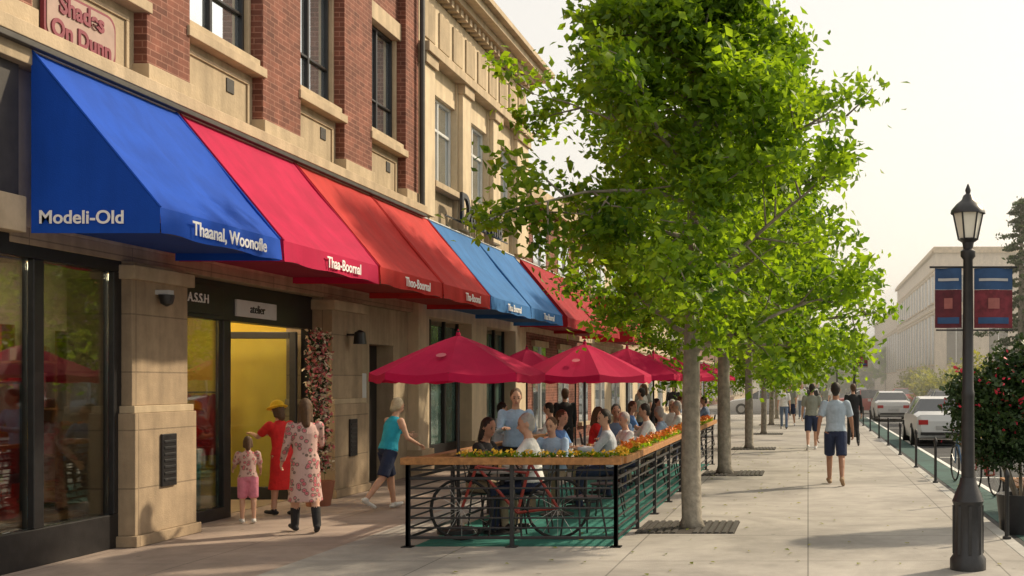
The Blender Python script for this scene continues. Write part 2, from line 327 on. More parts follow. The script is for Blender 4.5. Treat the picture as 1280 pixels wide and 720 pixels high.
ds=B('shop_door_sign'); ds.box('sign_panel',whitef,-7.5,-7.47,14.65,15.75,2.62,2.84); dse=ds.done(.005)
text('lettering','atelier',.16,(-7.468,15.2,2.73),'x',black,dse)
ds=B('shop_door_sign'); ds.box('sign_panel',black,-7.5,-7.46,13.1,14.3,2.6,2.96); dse=ds.done(.005)
text('lettering','A.S.S.H',.16,(-7.455,13.7,2.78),'x',gold,dse)
# ---------------------------------------------------------------- AWNINGS
def awning(y0,y1,cols,name,texts=(),xw=-7.13,xf=-5.95,zb=3.12,zt=4.80,val=.24):
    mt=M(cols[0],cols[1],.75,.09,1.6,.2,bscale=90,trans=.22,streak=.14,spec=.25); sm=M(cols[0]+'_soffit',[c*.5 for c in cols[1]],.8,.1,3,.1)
    a=B(name); nu=max(8,int((y1-y0)*7)); nv=10; vs=[];fs=[]; nr=max(2,round((y1-y0)/1.0))
    for j in range(nv+1):
        v=j/nv
        for i in range(nu+1):
            u=i/nu; sag=(-.035*abs(math.sin(math.pi*u*nr))**.7-.03*math.sin(math.pi*u)+.012*math.sin(u*19+v*5+y0))*math.sin(math.pi*v)
            vs.append((xf+(xw-xf)*v+sag*.8,y0+(y1-y0)*u,zb+val+(zt-zb-val)*v+sag))
    for j in range(nv):
        for i in range(nu): q=j*(nu+1)+i; fs.append((q,q+1,q+nu+2,q+nu+1))
    a.add('canopy',mt,vs,fs,True)
    vs=[];fs=[]
    for i in range(nu+1):
        y=y0+(y1-y0)*i/nu; vs+= [(xf,y,zb+val),(xf+.015+.012*math.sin(i*1.3),y,zb+.01*math.sin(i*.9))]
    for i in range(nu): fs.append((2*i,2*i+1,2*i+3,2*i+2))
    a.add('valance',mt,vs,fs,True)
    for yy in (y0,y1):
        a.add('side_panel',mt,[(xw,yy,zb),(xf+.003,yy,zb),(xf+.003,yy,zb+val),(xw,yy,zt)],[(0,1,2,3)])
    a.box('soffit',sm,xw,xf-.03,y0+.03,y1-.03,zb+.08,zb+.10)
    a.tube('frame_tube',metal_black,[(xf-.03,y0+.02,zb+.03),(xf-.03,y1-.02,zb+.03)],.018,6)
    a.tube('top_rail',whitef,[(xw+.01,y0,zt+.01),(xw+.01,y1,zt+.01)],.016,6)
    for yy in (y0+.005,y1-.005):
        a.tube('edge_piping',mt,[(xf+.004,yy,zb+val+.002),(xw,yy,zt+.004)],.013,6)
    e=a.done()
    for (s_,sz,loc,fc) in texts: text('lettering',s_,sz,loc,fc,gold,e,ext=.003,off=.003)
BL=('awning_blue',(.010,.09,.56)); CR=('awning_crimson',(.56,.008,.075)); CO=('awning_red',(.60,.04,.035)); LB=('awning_light_blue',(.05,.20,.50)); DR=('awning_dark_red',(.38,.012,.02))
awning(10.28,12.62,BL,'blue_awning',[('Modeli-Old',.17,(-6.66,10.265,3.26),'-y'),('Thaanal, Woonofle',.19,(-5.912,11.5,3.23),'x')])
awning(12.7,15.5,CR,'crimson_awning',[('Thaa-Boornal',.19,(-5.912,14.3,3.23),'x')])
awning(15.57,18.2,CO,'red_awning',[('Thoo-Boornal',.19,(-5.912,17.0,3.23),'x')])
awning(18.27,20.95,CO,'red_awning',[('Tha-Boonal',.19,(-5.912,19.8,3.23),'x')])
awning(21.02,24.0,LB,'light_blue_awning',[('Thaa Boornal',.19,(-5.912,22.6,3.23),'x')])
awning(24.06,27.1,LB,'light_blue_awning',[('Thaa Boornal',.19,(-5.912,25.6,3.23),'x')])
awning(27.7,31.4,DR,'dark_red_awning'); awning(31.5,35.3,DR,'dark_red_awning'); awning(38,44,DR,'dark_red_awning')
# ---------------------------------------------------------------- CREAM BUILDING
b=B('cream_stone_building'); Y0,Y1=20.72,28.6
b.box('core',stucco,-14,-7.55,Y0,Y1,3.0,9.35)
wins=[(21.45,23.05),(23.75,25.3),(26.0,27.4)]
prev=Y0
for w0,w1 in wins+[(Y1,Y1)]:
    b.box('pier',stucco,-7.55,-7.22,prev,w0,4.6,7.9); 
    b.box('pier_face',stucco,-7.22,-7.12,prev+.06,w0-.06,4.9,7.7)
    b.box('pier_capital',stone,-7.22,-7.06,prev+.02,w0-.02,7.7,7.9); prev=w1
for w0,w1 in wins:
    b.box('under_window',panel,-7.55,-7.3,w0,w1,4.6,5.5); b.box('sill',stone,-7.55,-7.1,w0-.05,w1+.05,5.5,5.62)
    b.box('over_window',stucco,-7.55,-7.26,w0,w1,7.35,7.9); b.box('window_glass',winglass,-7.55,-7.40,w0,w1,5.62,7.35)
    m=(w0+w1)/2
    for q0,q1 in ((w0,w0+.06),(m-.03,m+.03),(w1-.06,w1)): b.box('window_frame',whitef,-7.40,-7.35,q0,q1,5.62,7.35)
    for z in (5.62,6.7,7.29): b.box('window_rail',whitef,-7.40,-7.355,w0+.06,w1-.06,z,z+.06)
b.box('architrave',stone,-7.55,-7.0,Y0,Y1,7.9,8.08); b.box('frieze',stucco,-7.55,-7.2,Y0,Y1,8.08,9.15)
for k in range(9):
    y=Y0+.25+k*.85
    b.box('frieze_panel',panel,-7.2,-7.17,y,y+.6,8.25,8.95)
for k in range(26): b.box('dentil',stone,-7.2,-7.0,Y0+.1+k*.3,Y0+.25+k*.3,9.15,9.3)
b.box('cornice_1',stone,-14,-6.92,Y0,Y1+.15,9.3,9.45); b.box('cornice_2',stucco,-14,-6.7,Y0,Y1+.3,9.45,9.6); b.box('cornice_3',stone,-14,-6.55,Y0,Y1+.4,9.6,9.72); b.box('parapet',stucco,-14,-7.0,Y0,Y1,9.72,10.1)
b.box('sign_band',stone,-7.55,-7.15,Y0,Y1,4.45,4.6); b.box('shop_head',stucco,-7.55,-7.2,Y0,Y1,3.0,4.45)
for y0,y1 in ((20.72,21.3),(24.0,25.1),(27.6,28.6)): b.box('ground_pier',stucco,-7.9,-7.2,y0,y1,0,3.0); b.box('pier_base',stone,-7.9,-7.12,y0-.05,y1+.05,0,.5)
greeng=M('restaurant_glass',(.10,.17,.15),.05,.5,2,0,spec=.9,metal=.3)
for y0,y1 in ((21.3,24.0),(25.1,27.6)):
    b.box('restaurant_glass',greeng,-7.6,-7.55,y0,y1,.5,2.9); b.box('restaurant_kick',black,-7.65,-7.5,y0,y1,0,.5)
    for k in range(4): q=y0+(y1-y0)*k/3-.04; b.box('restaurant_mullion',black,-7.55,-7.48,max(q,y0),max(q,y0)+.08,.5,3.0)
be=b.done(.008)
sgn=B('restaurant_sign'); sgn.box('mounting_rail',metal_black,-7.04,-7.02,21.7,26.2,4.98,5.01); se=sgn.done()
text('lettering','Danevilla',.82,(-6.95,23.9,5.24),'x',metal_black,se,ext=.03,off=.014)
# ---------------------------------------------------------------- further buildings
def simple_building(name,x0,x1,y0,y1,H,wall,face,fl,bay=2.4,trim=stone,gw=winglass,z0=0.0):
    b=B(name); b.box('walls',wall,x0,x1,y0,y1,z0,H)
    b.box('cornice',trim,x0-.25,x1+.25,y0-.25,y1+.25,H-.25,H); b.box('parapet_cap',trim,x0-.1,x1+.1,y0-.1,y1+.1,H,H+.25)
    n=int((y1-y0)/bay); m=int((x1-x0)/bay)
    for f,(za,zb_) in enumerate(fl):
        b.box('string_course',trim,x0-.06,x1+.06,y0-.06,y1+.06,zb_+.35,zb_+.5)
        for k in range(n):
            q=y0+(k+.5)*(y1-y0)/n; w=bay*.29
            xx=x1 if face=='x' else x0; s=1 if face=='x' else -1
            b.box('windows',gw,min(xx,xx+s*.03),max(xx,xx+s*.03),q-w,q+w,za,zb_); b.box('sills',trim,min(xx,xx+s*.14),max(xx,xx+s*.14),q-w-.08,q+w+.08,za-.12,za-.004)
            b.box('lintels',trim,min(xx,xx+s*.1),max(xx,xx+s*.1),q-w-.08,q+w+.08,zb_+.004,zb_+.16)
            b.box('mullions',whitef,min(xx+s*.03,xx+s*.07),max(xx+s*.03,xx+s*.07),q-.03,q+.03,za,zb_)
        for k in range(m):
            q=x0+(k+.5)*(x1-x0)/m; w=bay*.29
            b.box('windows',gw,q-w,q+w,y0-.03,y0,za,zb_); b.box('sills',trim,q-w-.08,q+w+.08,y0-.14,y0,za-.12,za-.004); b.box('mullions',whitef,q-.03,q+.03,y0-.07,y0-.03,za,zb_)
    return b.done()
simple_building('brick_building',-16,-7.25,28.65,37.5,6.7,brick,'x',[(.5,2.7),(4.2,5.8)])
simple_building('cream_building',-16,-7.3,37.55,60,7.6,stucco,'x',[(.5,2.7),(4.4,6.2)],3)
simple_building('brick_building',-20,-7.4,74,110,9,brick,'x',[(.5,2.8),(4.2,5.9),(6.6,8.2)],3)
simple_building('stone_building',-20,-7.4,112,170,8,stucco,'x',[(.5,2.8),(4.2,5.9)],3)
pale=M('pale_stucco',(.58,.50,.41),.9,.1,2,.1,streak=.12); dwin=M('office_window_glass',(.10,.11,.12),.1,.3,2,0,spec=.8)
simple_building('pale_office_building',10.2,17,90,128,12.4,pale,'-x',[(3.2,7.2),(8.2,10.4)],2.6,gw=dwin)
simple_building('pale_office_building',10.4,17,129,175,10.6,pale,'-x',[(3.0,7.6)],3.2,gw=dwin)
simple_building('brick_corner_building',14.5,24,34,60,8.0,panel,'-x',[(.6,2.7),(4.2,5.8)],3)
simple_building('stone_building',10.6,30,178,240,9,stucco,'-x',[(.5,2.8),(4.2,5.9)],3)
# ---------------------------------------------------------------- TREES
t1=tree('street_tree',(-1.4,13.5,0),7.3,2.45,2.25,38000,.056,11,36,.115)
t2=tree('street_tree',(-1.6,21.5,0),9.2,2.9,2.9,42000,.07,23,38,.125)
for i,(x,y,s) in enumerate(((-1.55,29.5,.86),(-1.5,38,.85),(-1.5,46,.8),(-1.5,54,.85),(-1.5,78,.95),(-1.5,90,1),(-1.5,104,1.0))):
    dup_tree(t2 if i%2==0 else t1,(x,y,0),1.3*i+.6,(s,s,s))
for i,(x,y,s) in enumerate(((12.2,112,.8),(10.4,150,.9),(2.6,125,.6),(12.0,46,.6))):
    dup_tree(t1,(x,y,0),2.1*i+.3,(s,s,s))
for i,y in enumerate((13.5,21.5,29.5,38,46)):
    gr=B('tree_grate'); gr.box('pit_soil',M('pit_soil',(.05,.042,.035),.95,.3,9,.4),-2.0,-.85,y-.55,y+.55,0,.006)
    for k in range(14):
        if k in (6,7): continue
        q=-2.0+k*.0835; gr.box('bars',M('grate_iron',(.06,.055,.05),.7,.3,9,.1),q,q+.05,y-.55,y+.55,.007,.02)
    gr.done()
# fallen leaves scattered on the pavement near the trees
rl=np.random.default_rng(31); P=np.stack([rl.normal(size=220)*1.6-1.2,rl.uniform(9.5,30,220),np.full(220,.012)],1)
fl=B('fallen_leaves').e; V,F=leafarrays(P,.028,rl,4); V[:,2]=np.clip(V[:,2],.006,.03); trimesh('leaves',V,F,leafC,fl)
dt=B('distant_trees').e
rng0=np.random.default_rng(5); bl=[]
for k in range(46):
    x=-40+k*2.3; r=2+rng0.random()*2; bl.append((x,175+rng0.random()*25,1.5+rng0.random()*2,2.5,2.5,r))
cloud('foliage_mass',bl,24000,.35,leafC,dt,3)
dt=B('shrubs').e
bl=[(8.2+rng0.random()*2.4-.6*(k%2),56+k*4.2,1.0+rng0.random()*.8,1.2,1.3,1.1+rng0.random()*.6) for k in range(12)]
cloud('foliage_mass',bl,15000,.11,leafC,dt,4)
pe=B('pine_tree').e; rngp=np.random.default_rng(8); P=[]
vs,fs=tubemesh([(0,0,0),(0,0,6),(0,0,10.8)],[.25,.16,.02],8); 
for k in range(64):
    h=k/64; z=2.2+8.5*h; L=(2.2*(1-h)**.75+.15)*(.55+.7*rngp.random()); a=k*2.4; ca,sa=math.cos(a),math.sin(a)
    v,f=tubemesh([(0,0,z),(ca*L*.5,sa*L*.5,z+.03),(ca*L,sa*L,z-.12*L)],[.035,.022,.008],4); o=len(vs); vs.extend(v); fs.extend([tuple(i+o for i in q) for q in f])
    for q in range(150):
        t=rngp.random()**.6; sp_=.06+.11*t; P.append((ca*L*t+rngp.normal()*sp_,sa*L*t+rngp.normal()*sp_,z+.03-.15*t*L+rngp.normal()*.05))
mesh_obj('trunk',vs,fs,bark,pe)
V,F=leafarrays(np.array(P),.085,rngp); trimesh('needles',V,F,leafmat('pine_needles',(.02,.045,.018),(.07,.11,.04),.2),pe); pe.location=(10.3,54,-.1)
se=B('planted_shrub'); 
se.lathe('planter',metal_black,[(.26,-.126),(.28,.1),(.31,.36),(.28,.36),(.25,.3)],2.66,14.0,20)
for k in range(5): se.tube('stems',bark,[(2.66+.05*math.cos(k*1.3),14+.05*math.sin(k*1.3),.28),(2.62+.25*math.cos(k*1.3),14+.2*math.sin(k*1.3),.8),(2.5+.5*math.cos(k*1.3),14+.4*math.sin(k*1.3),1.35)],[.028,.02,.01],5)
e=se.done()
cloud('foliage',[(2.35,13.9,1.6,.48,.45,.4),(2.75,14.1,1.85,.5,.45,.42),(2.1,13.8,1.35,.42,.4,.34),(3.1,14.2,1.45,.55,.5,.5),(2.6,13.7,1.15,.6,.5,.42),(3.3,14.4,1.9,.5,.5,.4),(1.95,13.9,1.65,.3,.3,.25),(2.3,13.8,.95,.35,.35,.28),(2.95,13.9,.85,.4,.35,.3)],26000,.034,leafB,e,6)
redf=M('red_flower',(.5,.02,.05),.6,.3,9,0)
cloud('red_blossoms',[(2.5,13.8,1.4,.85,.55,.65)],330,.03,redf,e,7)
# ---------------------------------------------------------------- STREET LAMPS
lglass=M('lantern_glass',(.75,.72,.62),.25,.08,5,0)
def lamp(x,y):
    l=B('street_lamp',(x,y,0))
    l.lathe('base',metal_black,[(.17,0),(.17,.1),(.14,.14),(.135,.6),(.15,.64),(.12,.72),(.085,.80),(.075,.86)],0,0,16)
    for k in range(8):
        a=k*math.pi/4; l.box('base_flutes',metal_black,.13*math.cos(a)-.015,.13*math.cos(a)+.015,.13*math.sin(a)-.015,.13*math.sin(a)+.015,.15,.6)
    l.lathe('post',metal_black,[(.065,.86),(.058,1.6),(.062,1.62),(.062,1.66),(.055,1.68),(.045,2.9),(.07,2.93),(.07,2.98),(.045,3.0),(.055,3.06),(.10,3.09)],0,0,14)
    l.lathe('lantern_glass',lglass,[(.085,3.10),(.135,3.33)],0,0,6,False)
    for i in range(6):
        a=2*math.pi*i/6; l.tube('lantern_ribs',metal_black,[(.088*math.cos(a),.088*math.sin(a),3.09),(.14*math.cos(a),.14*math.sin(a),3.34)],.009,5)
    l.lathe('lantern_cap',metal_black,[(.165,3.33),(.16,3.36),(.11,3.42),(.06,3.46),(.045,3.5),(.02,3.52),(.028,3.55),(.006,3.61)],0,0,12)
    l.tube('banner_arm',metal_black,[(-.36,0,2.83),(.46,0,2.83)],.011,6); l.tube('banner_arm',metal_black,[(-.30,0,2.24),(.42,0,2.24)],.009,6)
    return l.done()
lamp(1.5,10.5); lamp(1.5,36); lamp(1.5,58)
bblue=M('banner_blue',(.025,.07,.17),.7,.2,6,.05); bred=M('banner_red',(.09,.012,.02),.7,.4,9,.05); bdark=M('banner_maroon',(.15,.02,.03),.7,.5,12,.05); bwhite=M('banner_white',(.42,.42,.42),.7,.1,9,.05)
def banner(x,y,x0,x1,c,sc):
    a=B('street_banner',(x,y,0)); nx=8
    def sheet(nm,mt,z0,z1,dy=0,u0=0,u1=1):
        vs=[];fs=[]
        for i in range(nx+1):
            u=u0+(u1-u0)*i/nx; xx=x0+(x1-x0)*u; w=.02*math.sin(u*6+sc)+dy
            vs+=[(xx,w,z0),(xx,w,z1)]
        for i in range(nx): fs.append((2*i,2*i+2,2*i+3,2*i+1))
        a.add(nm,mt,vs,fs,True)
    sheet('top_band',bblue,2.62,2.82); sheet('body',c,2.26,2.618); sheet('mark_line',bwhite,2.70,2.725,-.006,.12,.88); sheet('lower_line',bblue,2.30,2.36,-.006,.1,.9)
    sheet('mark',M('banner_mark',(.3,.10,.09),.7,.2,9,0),2.44,2.54,-.006,.35,.65)
    a.done()
for yy in (10.5,36): banner(1.5,yy,-.31,-.06,bred,0); banner(1.5,yy,.06,.42,bdark,2)
for i,y in enumerate((9,12.5,16,19.5,23,27,31,35,40,45,50)):
    p=B('kerb_post',(2.22,y,0)); p.lathe('post',metal_black,[(.05,.003),(.05,.03),(.026,.04),(.024,.68),(.034,.70),(.034,.73),(.02,.77),(.004,.79)],0,0,10); p.done()
# ---------------------------------------------------------------- CARS
tire=M('tyre_rubber',(.02,.02,.02),.85,.2,9,.1); rim=M('wheel_rim',(.5,.5,.5),.3,.1,9,0,metal=.8); cglass=M('car_glass',(.02,.025,.03),.05,.2,3,0,spec=.9)
tl=M('tail_light',(.4,.01,.01),.3,.1,9,0)
def car(x,y,col,rz=0,nm='parked_car'):
    paint=M('car_paint_%d'%int(col[0]*1000+col[2]*77),col,.28,.04,2,0,spec=.6)
    c=B(nm,(x,y,-.13),rz)
    S=[(-2.2,.70,.42,.72,.62,.74),(-2.12,.82,.26,.86,.70,.93),(-1.7,.88,.22,.92,.74,.99),(-1.55,.89,.2,.93,.70,1.02),(-.95,.9,.2,.93,.58,1.38),(-.2,.9,.2,.92,.60,1.45),(.35,.9,.2,.91,.60,1.42),(1.05,.9,.2,.9,.70,1.02),(1.2,.89,.2,.89,.74,.96),(1.9,.86,.22,.80,.70,.86),(2.15,.78,.28,.70,.60,.74),(2.22,.66,.4,.62,.5,.64)]
    vs=[];body=[];gl=[]
    for (yy,w,z0,zb,rw,zr) in S: vs+=[(-w*.93,yy,z0),(-w,yy,(z0+zb)/2),(-w*.97,yy,zb),(-rw,yy,zr),(rw,yy,zr),(w*.97,yy,zb),(w,yy,(z0+zb)/2),(w*.93,yy,z0)]
    for i in range(len(S)-1):
        for j in range(8):
            f=(i*8+j,i*8+(j+1)%8,(i+1)*8+(j+1)%8,(i+1)*8+j)
            zmax=max(S[i][5],S[i+1][5])
            if j in (2,4) and zmax>1.2: gl.append(f)
            elif j==3 and zmax>1.2 and min(S[i][5],S[i+1][5])<1.2: gl.append(f)
            else: body.append(f)
    body+=[tuple(range(8)),tuple((len(S)-1)*8+k for k in range(8))[::-1]]
    c.add('body',paint,vs,body,True); c.add('glass',cglass,vs,gl,False)
    for i,(a,b_) in enumerate(((4,.58),(6,.60))):
        for sx in (-1,1):
            s_=S[a]; c.tube('pillars',paint,[(sx*s_[1]*.975,s_[0],s_[3]),(sx*(s_[4]+.01),s_[0],s_[5])],.03,5)
    for yy in (-1.35,1.38):
        for sx in (-1,1):
            for nm2,mt,r,w0,w1 in (('tyres',tire,.33,.70,.915),('rims',rim,.2,.9,.925)):
                k=18; v=[];f=[]
                for xx in (w0,w1):
                    for i in range(k): a=2*math.pi*i/k; v.append((sx*xx,yy+r*math.cos(a),.33+r*math.sin(a)))
                for i in range(k): f.append((i,(i+1)%k,k+(i+1)%k,k+i))
                f+=[tuple(range(k)),tuple(range(k,2*k))]; c.add(nm2,mt,v,f)
    for sx in (-1,1):
        c.box('tail_lights',tl,sx*.62-.14,sx*.62+.14,-2.205,-2.1,.64,.78); c.box('head_lights',lglass,sx*.6-.14,sx*.6+.14,2.1,2.2,.55,.66)
        c.box('mirrors',paint,sx*.98-.08,sx*.98+.08,.75,.87,.92,1.04)
    c.box('number_plate',bwhite,-.25,.25,-2.222,-2.2,.5,.61); c.box('bumper',black,-.7,.7,-2.23,-2.1,.33,.42)
    c.done()
car(4.0,35,(.58,.59,.60)); car(4.1,56,(.5,.5,.5)); 
car(7.2,58,(.12,.14,.18),math.pi,'car'); car(7.1,84,(.5,.03,.03),math.pi,'car'); car(4.2,92,(.06,.06,.07),0,'car'); car(-2.5,66,(.6,.6,.6),math.pi/2,'car'); car(3.5,68,(.3,.03,.03),math.pi/2,'car'); car(8.9,76,(.4,.4,.42),math.pi)
bn=B('wooden_bench',(3.1,16.0,-.126),0)
for k in range(4): bn.box('seat_slats',wood,-.24+k*.12,-.14+k*.12,-.7,.7,.43,.46)
for k in range(3): bn.box('back_slats',wood,.25,.28,-.7,.7,.55+k*.13,.65+k*.13)
for yy in (-.6,.6): bn.tube('legs',metal_black,[(-.2,yy,0),(-.2,yy,.43)],.02,6); bn.tube('legs',metal_black,[(.24,yy,0),(.24,yy,.92)],.02,6); bn.tube('legs',metal_black,[(-.22,yy,.41),(.24,yy,.41)],.02,6)
bn.done()
def bicycle(x,y,rz,col):
    c=B('bicycle',(x,y,-.126 if x>2.3 else 0.006),rz); pm=M('bike_paint_%d'%int(col[0]*100),col,.35,.1,5,0)
    for yy in (-.52,.52):
        pts=[(0,yy+.33*math.cos(a),.348+.33*math.sin(a)) for a in np.linspace(0,2*math.pi,25)]
        c.tube('tyres',tire,pts,.018,6)
        for k in range(12): a=k*math.pi/6; c.tube('spokes',rim,[(0,yy,.348),(0,yy+.32*math.cos(a),.348+.32*math.sin(a))],.003,3)
    Q={'bb':(0,-.08,.3),'seat':(0,-.22,.85),'head':(0,.36,.82),'rear':(0,-.52,.348),'front':(0,.52,.348)}
    for a,b_ in (('bb','seat'),('bb','head'),('bb','rear'),('seat','rear'),('head','front')): c.tube('frame',pm,[Q[a],Q[b_]],.017,6)
    c.tube('frame',pm,[(0,-.2,.74),Q['head']],.017,6); c.tube('handlebar',metal_black,[(-.28,.3,.98),(0,.36,.95),(.28,.3,.98)],.013,6); c.tube('stem',metal_black,[Q['head'],(0,.36,.95)],.015,6)
    c.box('saddle',black,-.07,.07,-.36,-.1,.87,.92); c.done()
bicycle(3.0,19,.15,(.3,.04,.03)); bicycle(2.85,20.8,.1,(.04,.1,.2))
bicycle(-3.3,12.4,math.pi/2+.1,(.3,.3,.29))
# ---------------------------------------------------------------- PATIO
pf=B('patio_floor_mat'); pf.box('mat',teal,-4.2,-2.1,11.95,24,.0,.006); pf.done()
fe=B('patio_fence')
def fence_run(p0,p1,panels):
    p0=Vector(p0);p1=Vector(p1); d=(p1-p0); L=d.length; u=d/L
    for k in range(panels+1):
        p=p0+d*k/panels; fe.box('posts',metal_black,p.x-.022,p.x+.022,p.y-.022,p.y+.022,0,.88); fe.box('post_feet',metal_black,p.x-.06,p.x+.06,p.y-.06,p.y+.06,0,.012)
    for k in range(panels):
        a=p0+d*k/panels+u*.022; c=p0+d*(k+1)/panels-u*.022
        for z in (.10,.205,.31,.415,.52,.625,.73,.82): 
            t=.010 if z not in (.10,.73) else .016
            x0,x1=sorted((a.x,c.x)); y0,y1=sorted((a.y,c.y))
            if abs(d.x)>abs(d.y): fe.box('rails',metal_black,x0,x1,a.y-.009,a.y+.009,z-t,z+t)
            else: fe.box('rails',metal_black,a.x-.009,a.x+.009,y0,y1,z-t,z+t)
fence_run((-4.25,11.9,0),(-2.04,11.9,0),2); fence_run((-2.04,11.9,0),(-2.04,23.9,0),8); fence_run((-4.25,11.9,0),(-4.25,17.9,0),4)
fe.box('wood_planter',wood,-4.3,-1.97,11.80,12.0,.88,.955); fe.box('wood_planter_side',wood,-2.14,-1.94,12.002,23.9,.88,.955); fe.box('wood_cap_left',wood,-4.31,-4.19,12.002,17.9,.882,.93)
fe=fe.done(.006)
yf=M('yellow_flower',(.75,.45,.03),.6,.25,20,0); of=M('orange_flower',(.7,.2,.03),.6,.3,20,0)
pfl=B('planter_flowers').e
cloud('greenery',[(-3.6+k*.1,11.9,.98,.08,.07,.035) for k in range(16)]+[(-2.04,12.2+k*.25,.98,.08,.13,.035+.015*(k%3)) for k in range(46)],3600,.022,leafA,pfl,11)
cloud('yellow_blossoms',[(-3.65+k*.17,11.88,1.01,.07,.06,.035) for k in range(11)]+[(-2.04,12.2+k*.9,1.02,.08,.2,.04) for k in range(13)],1500,.02,yf,pfl,12)
cloud('orange_blossoms',[(-2.04,12.6+k*.6,1.04,.08,.2,.055) for k in range(18)],1300,.024,of,pfl,13)
UM=M('umbrella_fabric',(.52,.007,.07),.75,.1,3,.15,bscale=80,trans=.3,spec=.25)
def umbrella(x,y,R=.98,zr=1.86,zt=2.3,rot=.2):
    u=B('patio_umbrella',(x,y,0),rot); k=8; nv=6; ns=4; vs=[];fs=[]
    for j in range(nv+1):
        t=j/nv
        for i in range(k*ns):
            a=2*math.pi*i/(k*ns); fr=(i%ns)/ns; chord=math.cos(math.pi/k)/math.cos((fr-.5)*2*math.pi/k)
            r=R*t*chord; z=zt-(zt-zr)*(t**1.12)-.035*math.sin(math.pi*fr)*t
            vs.append((r*math.cos(a),r*math.sin(a),z))
    n=k*ns
    for j in range(nv):
        for i in range(n): fs.append((j*n+i,j*n+(i+1)%n,(j+1)*n+(i+1)%n,(j+1)*n+i))
    u.add('canopy',UM,vs,fs,False)
    vs2=[];fs2=[]
    for i in range(n): v=vs[nv*n+i]; vs2+=[v,(v[0]*1.005,v[1]*1.005,v[2]-.09-.012*math.sin(i*2.1))]
    for i in range(n): fs2.append((2*i,2*((i+1)%n),2*((i+1)%n)+1,2*i+1))
    u.add('valance',UM,vs2,fs2)
    for i in range(k): a=2*math.pi*i/k; u.tube('ribs',metal_black,[(0,0,zt-.03),(R*math.cos(a),R*math.sin(a),zr-.01)],.006,4)
    u.tube('pole',metal_black,[(0,0,0),(0,0,zt+.05)],.019,8); u.lathe('finial',UM,[(.03,zt-.005),(.02,zt+.03),(.004,zt+.07)],0,0,8); u.lathe('foot',metal_black,[(.24,.006),(.24,.05),(.05,.09)],0,0,16)
    e=u.done()
    a=-math.pi/2-rot; mk=[]
    for q in range(8):
        aa=q*math.pi/4; rr=R*.62+.05*math.sin(aa); th=a+.16*math.cos(aa)*.6; t=rr/R; mk.append((rr*math.cos(th),rr*math.sin(th),zt-(zt-zr)*(t**1.12)+.012))
    mesh_obj('mark',mk,[tuple(range(8))],M('umbrella_mark',(.50,.12,.15),.7,.1,9,0),e)
umbrella(-4.06,13.0); umbrella(-3.27,16.4,1.0,1.86,2.32,.4); umbrella(-5.4,21.5,1.0,1.9,2.4,.1); umbrella(-3.2,19.8,1.0,1.9,2.36,.3); umbrella(-3.2,23.2,1.0,1.9,2.36); umbrella(-3.2,27,1.0,1.9,2.36,.5); umbrella(-3.2,31,1.0,1.9,2.36); umbrella(-3.3,35.5,1.0,1.9,2.36); umbrella(-5.4,26,1,1.9,2.4,.3)
china=M('white_china',(.7,.7,.68),.3,.05,5,0); glassw=M('tumbler',(.5,.25,.08),.1,.3,9,0,spec=.8)
def table(x,y,r=.38):
    t=B('cafe_table',(x,y,0)); t.lathe('top',M('table_top',(.3,.28,.26),.4,.2,6,.05),[(r-.01,.715),(r,.72),(r,.74),(r-.01,.745)],0,0,24); t.tube('pedestal',metal_black,[(0,0,.02),(0,0,.715)],.028,8); t.lathe('foot',metal_black,[(.22,0.006),(.22,.025),(.04,.06)],0,0,16); t.done()
    for k in range(3):
        a=k*2.1+x; px,py=.22*math.cos(a),.22*math.sin(a); d=B('drinking_glass',(x+px,y+py,.746)); d.lathe('tumbler',glassw if k%2 else china,[(.026,0),(.034,.12),(.03,.12),(.024,.012)],0,0,10); d.done()
    d=B('dinner_plate',(x,y-.1,.746)); d.lathe('plate',china,[(.06,0),(.12,.015),(.115,.018),(.06,.006)],0,0,18); d.done()
def chair(x,y,rz):
    c=B('cafe_chair',(x,y,0),rz)
    c.lathe('seat',metal_black,[(.18,.43),(.2,.44),(.2,.455),(.18,.46)],0,0,18)
    for sx in (-1,1):
        c.tube('legs',metal_black,[(sx*.14,.13,.44),(sx*.18,.18,0.006)],.011,6); c.tube('legs',metal_black,[(sx*.14,-.13,.44),(sx*.18,-.2,0.006)],.011,6)
    bk=[(-.18,-.14,.44),(-.19,-.2,.7),(-.12,-.23,.84),(0,-.24,.88),(.12,-.23,.84),(.19,-.2,.7),(.18,-.14,.44)]
    c.tube('back',metal_black,bk,.012,6); c.tube('back',metal_black,[(-.1,-.16,.45),(-.08,-.22,.85)],.007,5); c.tube('back',metal_black,[(.1,-.16,.45),(.08,-.22,.85)],.007,5); c.done()
